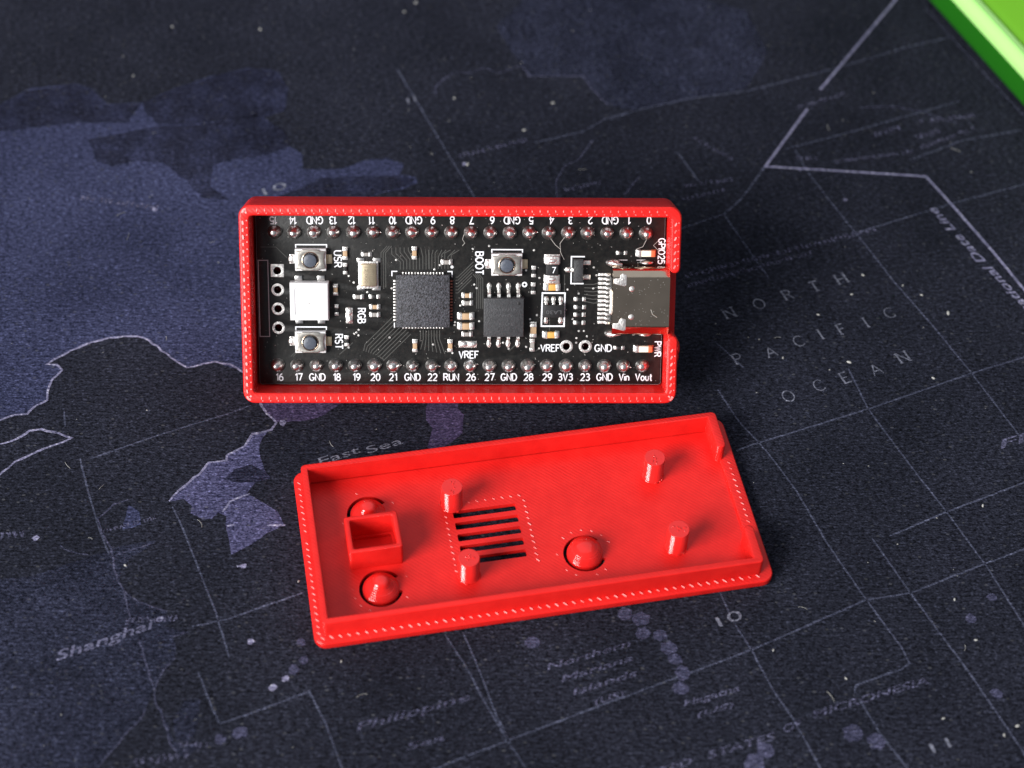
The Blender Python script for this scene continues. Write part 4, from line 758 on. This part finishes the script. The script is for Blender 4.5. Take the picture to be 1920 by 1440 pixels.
# thin light window behind the lamp frame and the frame itself
MB().prism(rrect(fx0+.3, fx1-.3, fy0+.3, fy1-.3, .2, 2), [], .18, .36).build("light_window", RED, lid, False)
MB().prism(rrect(fx0, fx1, fy0, fy1, .35, 3), [rrect(fx0+.66, fx1-.66, fy0+.62, fy1-.62, .25, 2)], ZF-.02, 4.5, .16).build("lamp_frame", RED, lid)
def layered(prof, st=.2, amp=.062):
    """walls made of stacked 0.2 mm beads"""
    def rad(z):
        for (r0, z0), (r1, z1) in zip(prof, prof[1:]):
            if z0 <= z <= z1: return r0+(r1-r0)*(z-z0)/(z1-z0)
        return prof[-1][0]
    out = []; z = prof[0][1]; z1 = prof[-1][1]
    while z < z1-st*.5:
        for k, a in ((0, -1.0), (.12, -.25), (.32, .55), (.5, .8), (.68, .55), (.88, -.25)): out.append((rad(min(z1, z+st*k))+amp*a, min(z1, z+st*k)))
        z += st
    out.append((prof[-1][0]-.02, z1+.01)); return out
for i, (x, y) in enumerate(DOMES):
    if i < 2: prof = [(2.2, ZF), (2.12, ZF+.25), (1.85, ZF+.60), (1.48, ZF+.92), (1.22, ZF+1.25), (1.12, ZF+1.6), (1.0, ZF+1.78), (.78, ZF+1.92), (.5, ZF+1.98), (.2, ZF+2.0)]
    else: prof = [(2.2, ZF), (2.16, ZF+.35), (2.02, ZF+.75), (1.80, ZF+1.1), (1.60, ZF+1.3), (1.35, ZF+1.5), (1.05, ZF+1.65), (.6, ZF+1.77), (.2, ZF+1.80)]
    MB().lathe(x, y, layered(prof[:6])+prof[6:], 32).build("button_dome", SMOOTH, lid, ang=80)
for x, y in ((-9.26, 5.04), (-8.93, -5.94), (17.16, 5.41), (17.49, -5.99)):
    MB().lathe(x, y, layered([(1.40, ZF), (1.31, ZF+.3), (1.30, 4.60)]), 30).build("post", SMOOTH, lid, ang=28)
    mb = MB()
    for _ in range(7): a = random.uniform(0, 2*PI); mb.blob(x+1.0*math.cos(a)*random.random(), y+1.0*math.sin(a)*random.random(), 4.60, random.uniform(.10, .3), random.uniform(.06, .14), .07, 7, 3, a)
    for _ in range(5): a = random.uniform(0, 2*PI); mb.blob(x+1.45*math.cos(a), y+1.45*math.sin(a), ZF, random.uniform(.2, .4), .1, random.uniform(.1, .3), 7, 3, a+PI/2)
    stuff(mb.build("plastic_burr", SMOOTH, lid))
# short raster ends catching the light around the edges and openings
mb = MB(); da = -PI/4; cdx, cdy = math.cos(da), math.sin(da)
def dash(x, y, z, l=.30, w=.085):
    if random.random() < .04: return
    facet(mb, bar(l*random.uniform(.7, 1.1), w*.50, da), x, y, z, (-.67, -.74), 44+random.uniform(-5, 5))
x = -LX+1.0
while x < LR-1.2: dash(x, -LY+.98-.14, ZR); x += 1.06
y = -LY+1.6
while y < LY-1.2: dash(-LX+.62, y, ZR, .26, .07); y += .95
y = yB+.4
while y < yT-.3: dash(LR-1.0, y, ZR, .28, .075); y += .95
y = -5.2
while y < 4.9: dash(GX1+1.15+.05*random.random(), y, ZF, .26, .075); dash(GX0-1.0, y, ZF, .22, .06); y += .93
x = GX0+2.2
while x < GX1+1: dash(x, 5.0, ZF, .24, .065); x += 1.1
for cx, cy in DOMES:
    for a in range(20, 341, 22):
        if random.random() < .55: dash(cx+3.5*math.cos(math.radians(a)), cy+3.5*math.sin(math.radians(a)), ZF, .18, .055)
stuff(mb.build("print_ridges", GLOSS, lid))

# ------------------------------------------------------------------ green object at the far right
ga, gb = Vector(ART['green'][0]), Vector(ART['green'][2]); ex = (gb-ga).normalized(); ey = Vector((-ex.y, ex.x))
GM = Matrix(((ex.x, ey.x, 0, ga.x*U), (ex.y, ey.y, 0, ga.y*U), (0, 0, 1, 0), (0, 0, 0, 1)))
green = thing("green_plastic_box", "lime green plastic box at the far right corner, out of focus", "box", GM)
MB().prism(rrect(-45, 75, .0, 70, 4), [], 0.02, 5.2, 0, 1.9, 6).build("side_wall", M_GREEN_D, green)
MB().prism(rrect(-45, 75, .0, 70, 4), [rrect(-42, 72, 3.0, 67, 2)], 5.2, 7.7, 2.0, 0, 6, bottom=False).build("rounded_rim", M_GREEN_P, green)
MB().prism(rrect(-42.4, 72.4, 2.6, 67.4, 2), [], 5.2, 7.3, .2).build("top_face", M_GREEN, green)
MB().blob(27.0, 2.3, 7.0, 1.3, 1.0, .9, 20, 5).build("hole_blob", M_HOLE, green)  # raised dark blob standing in for a hole in the rim
print("objects", len(bpy.data.objects))
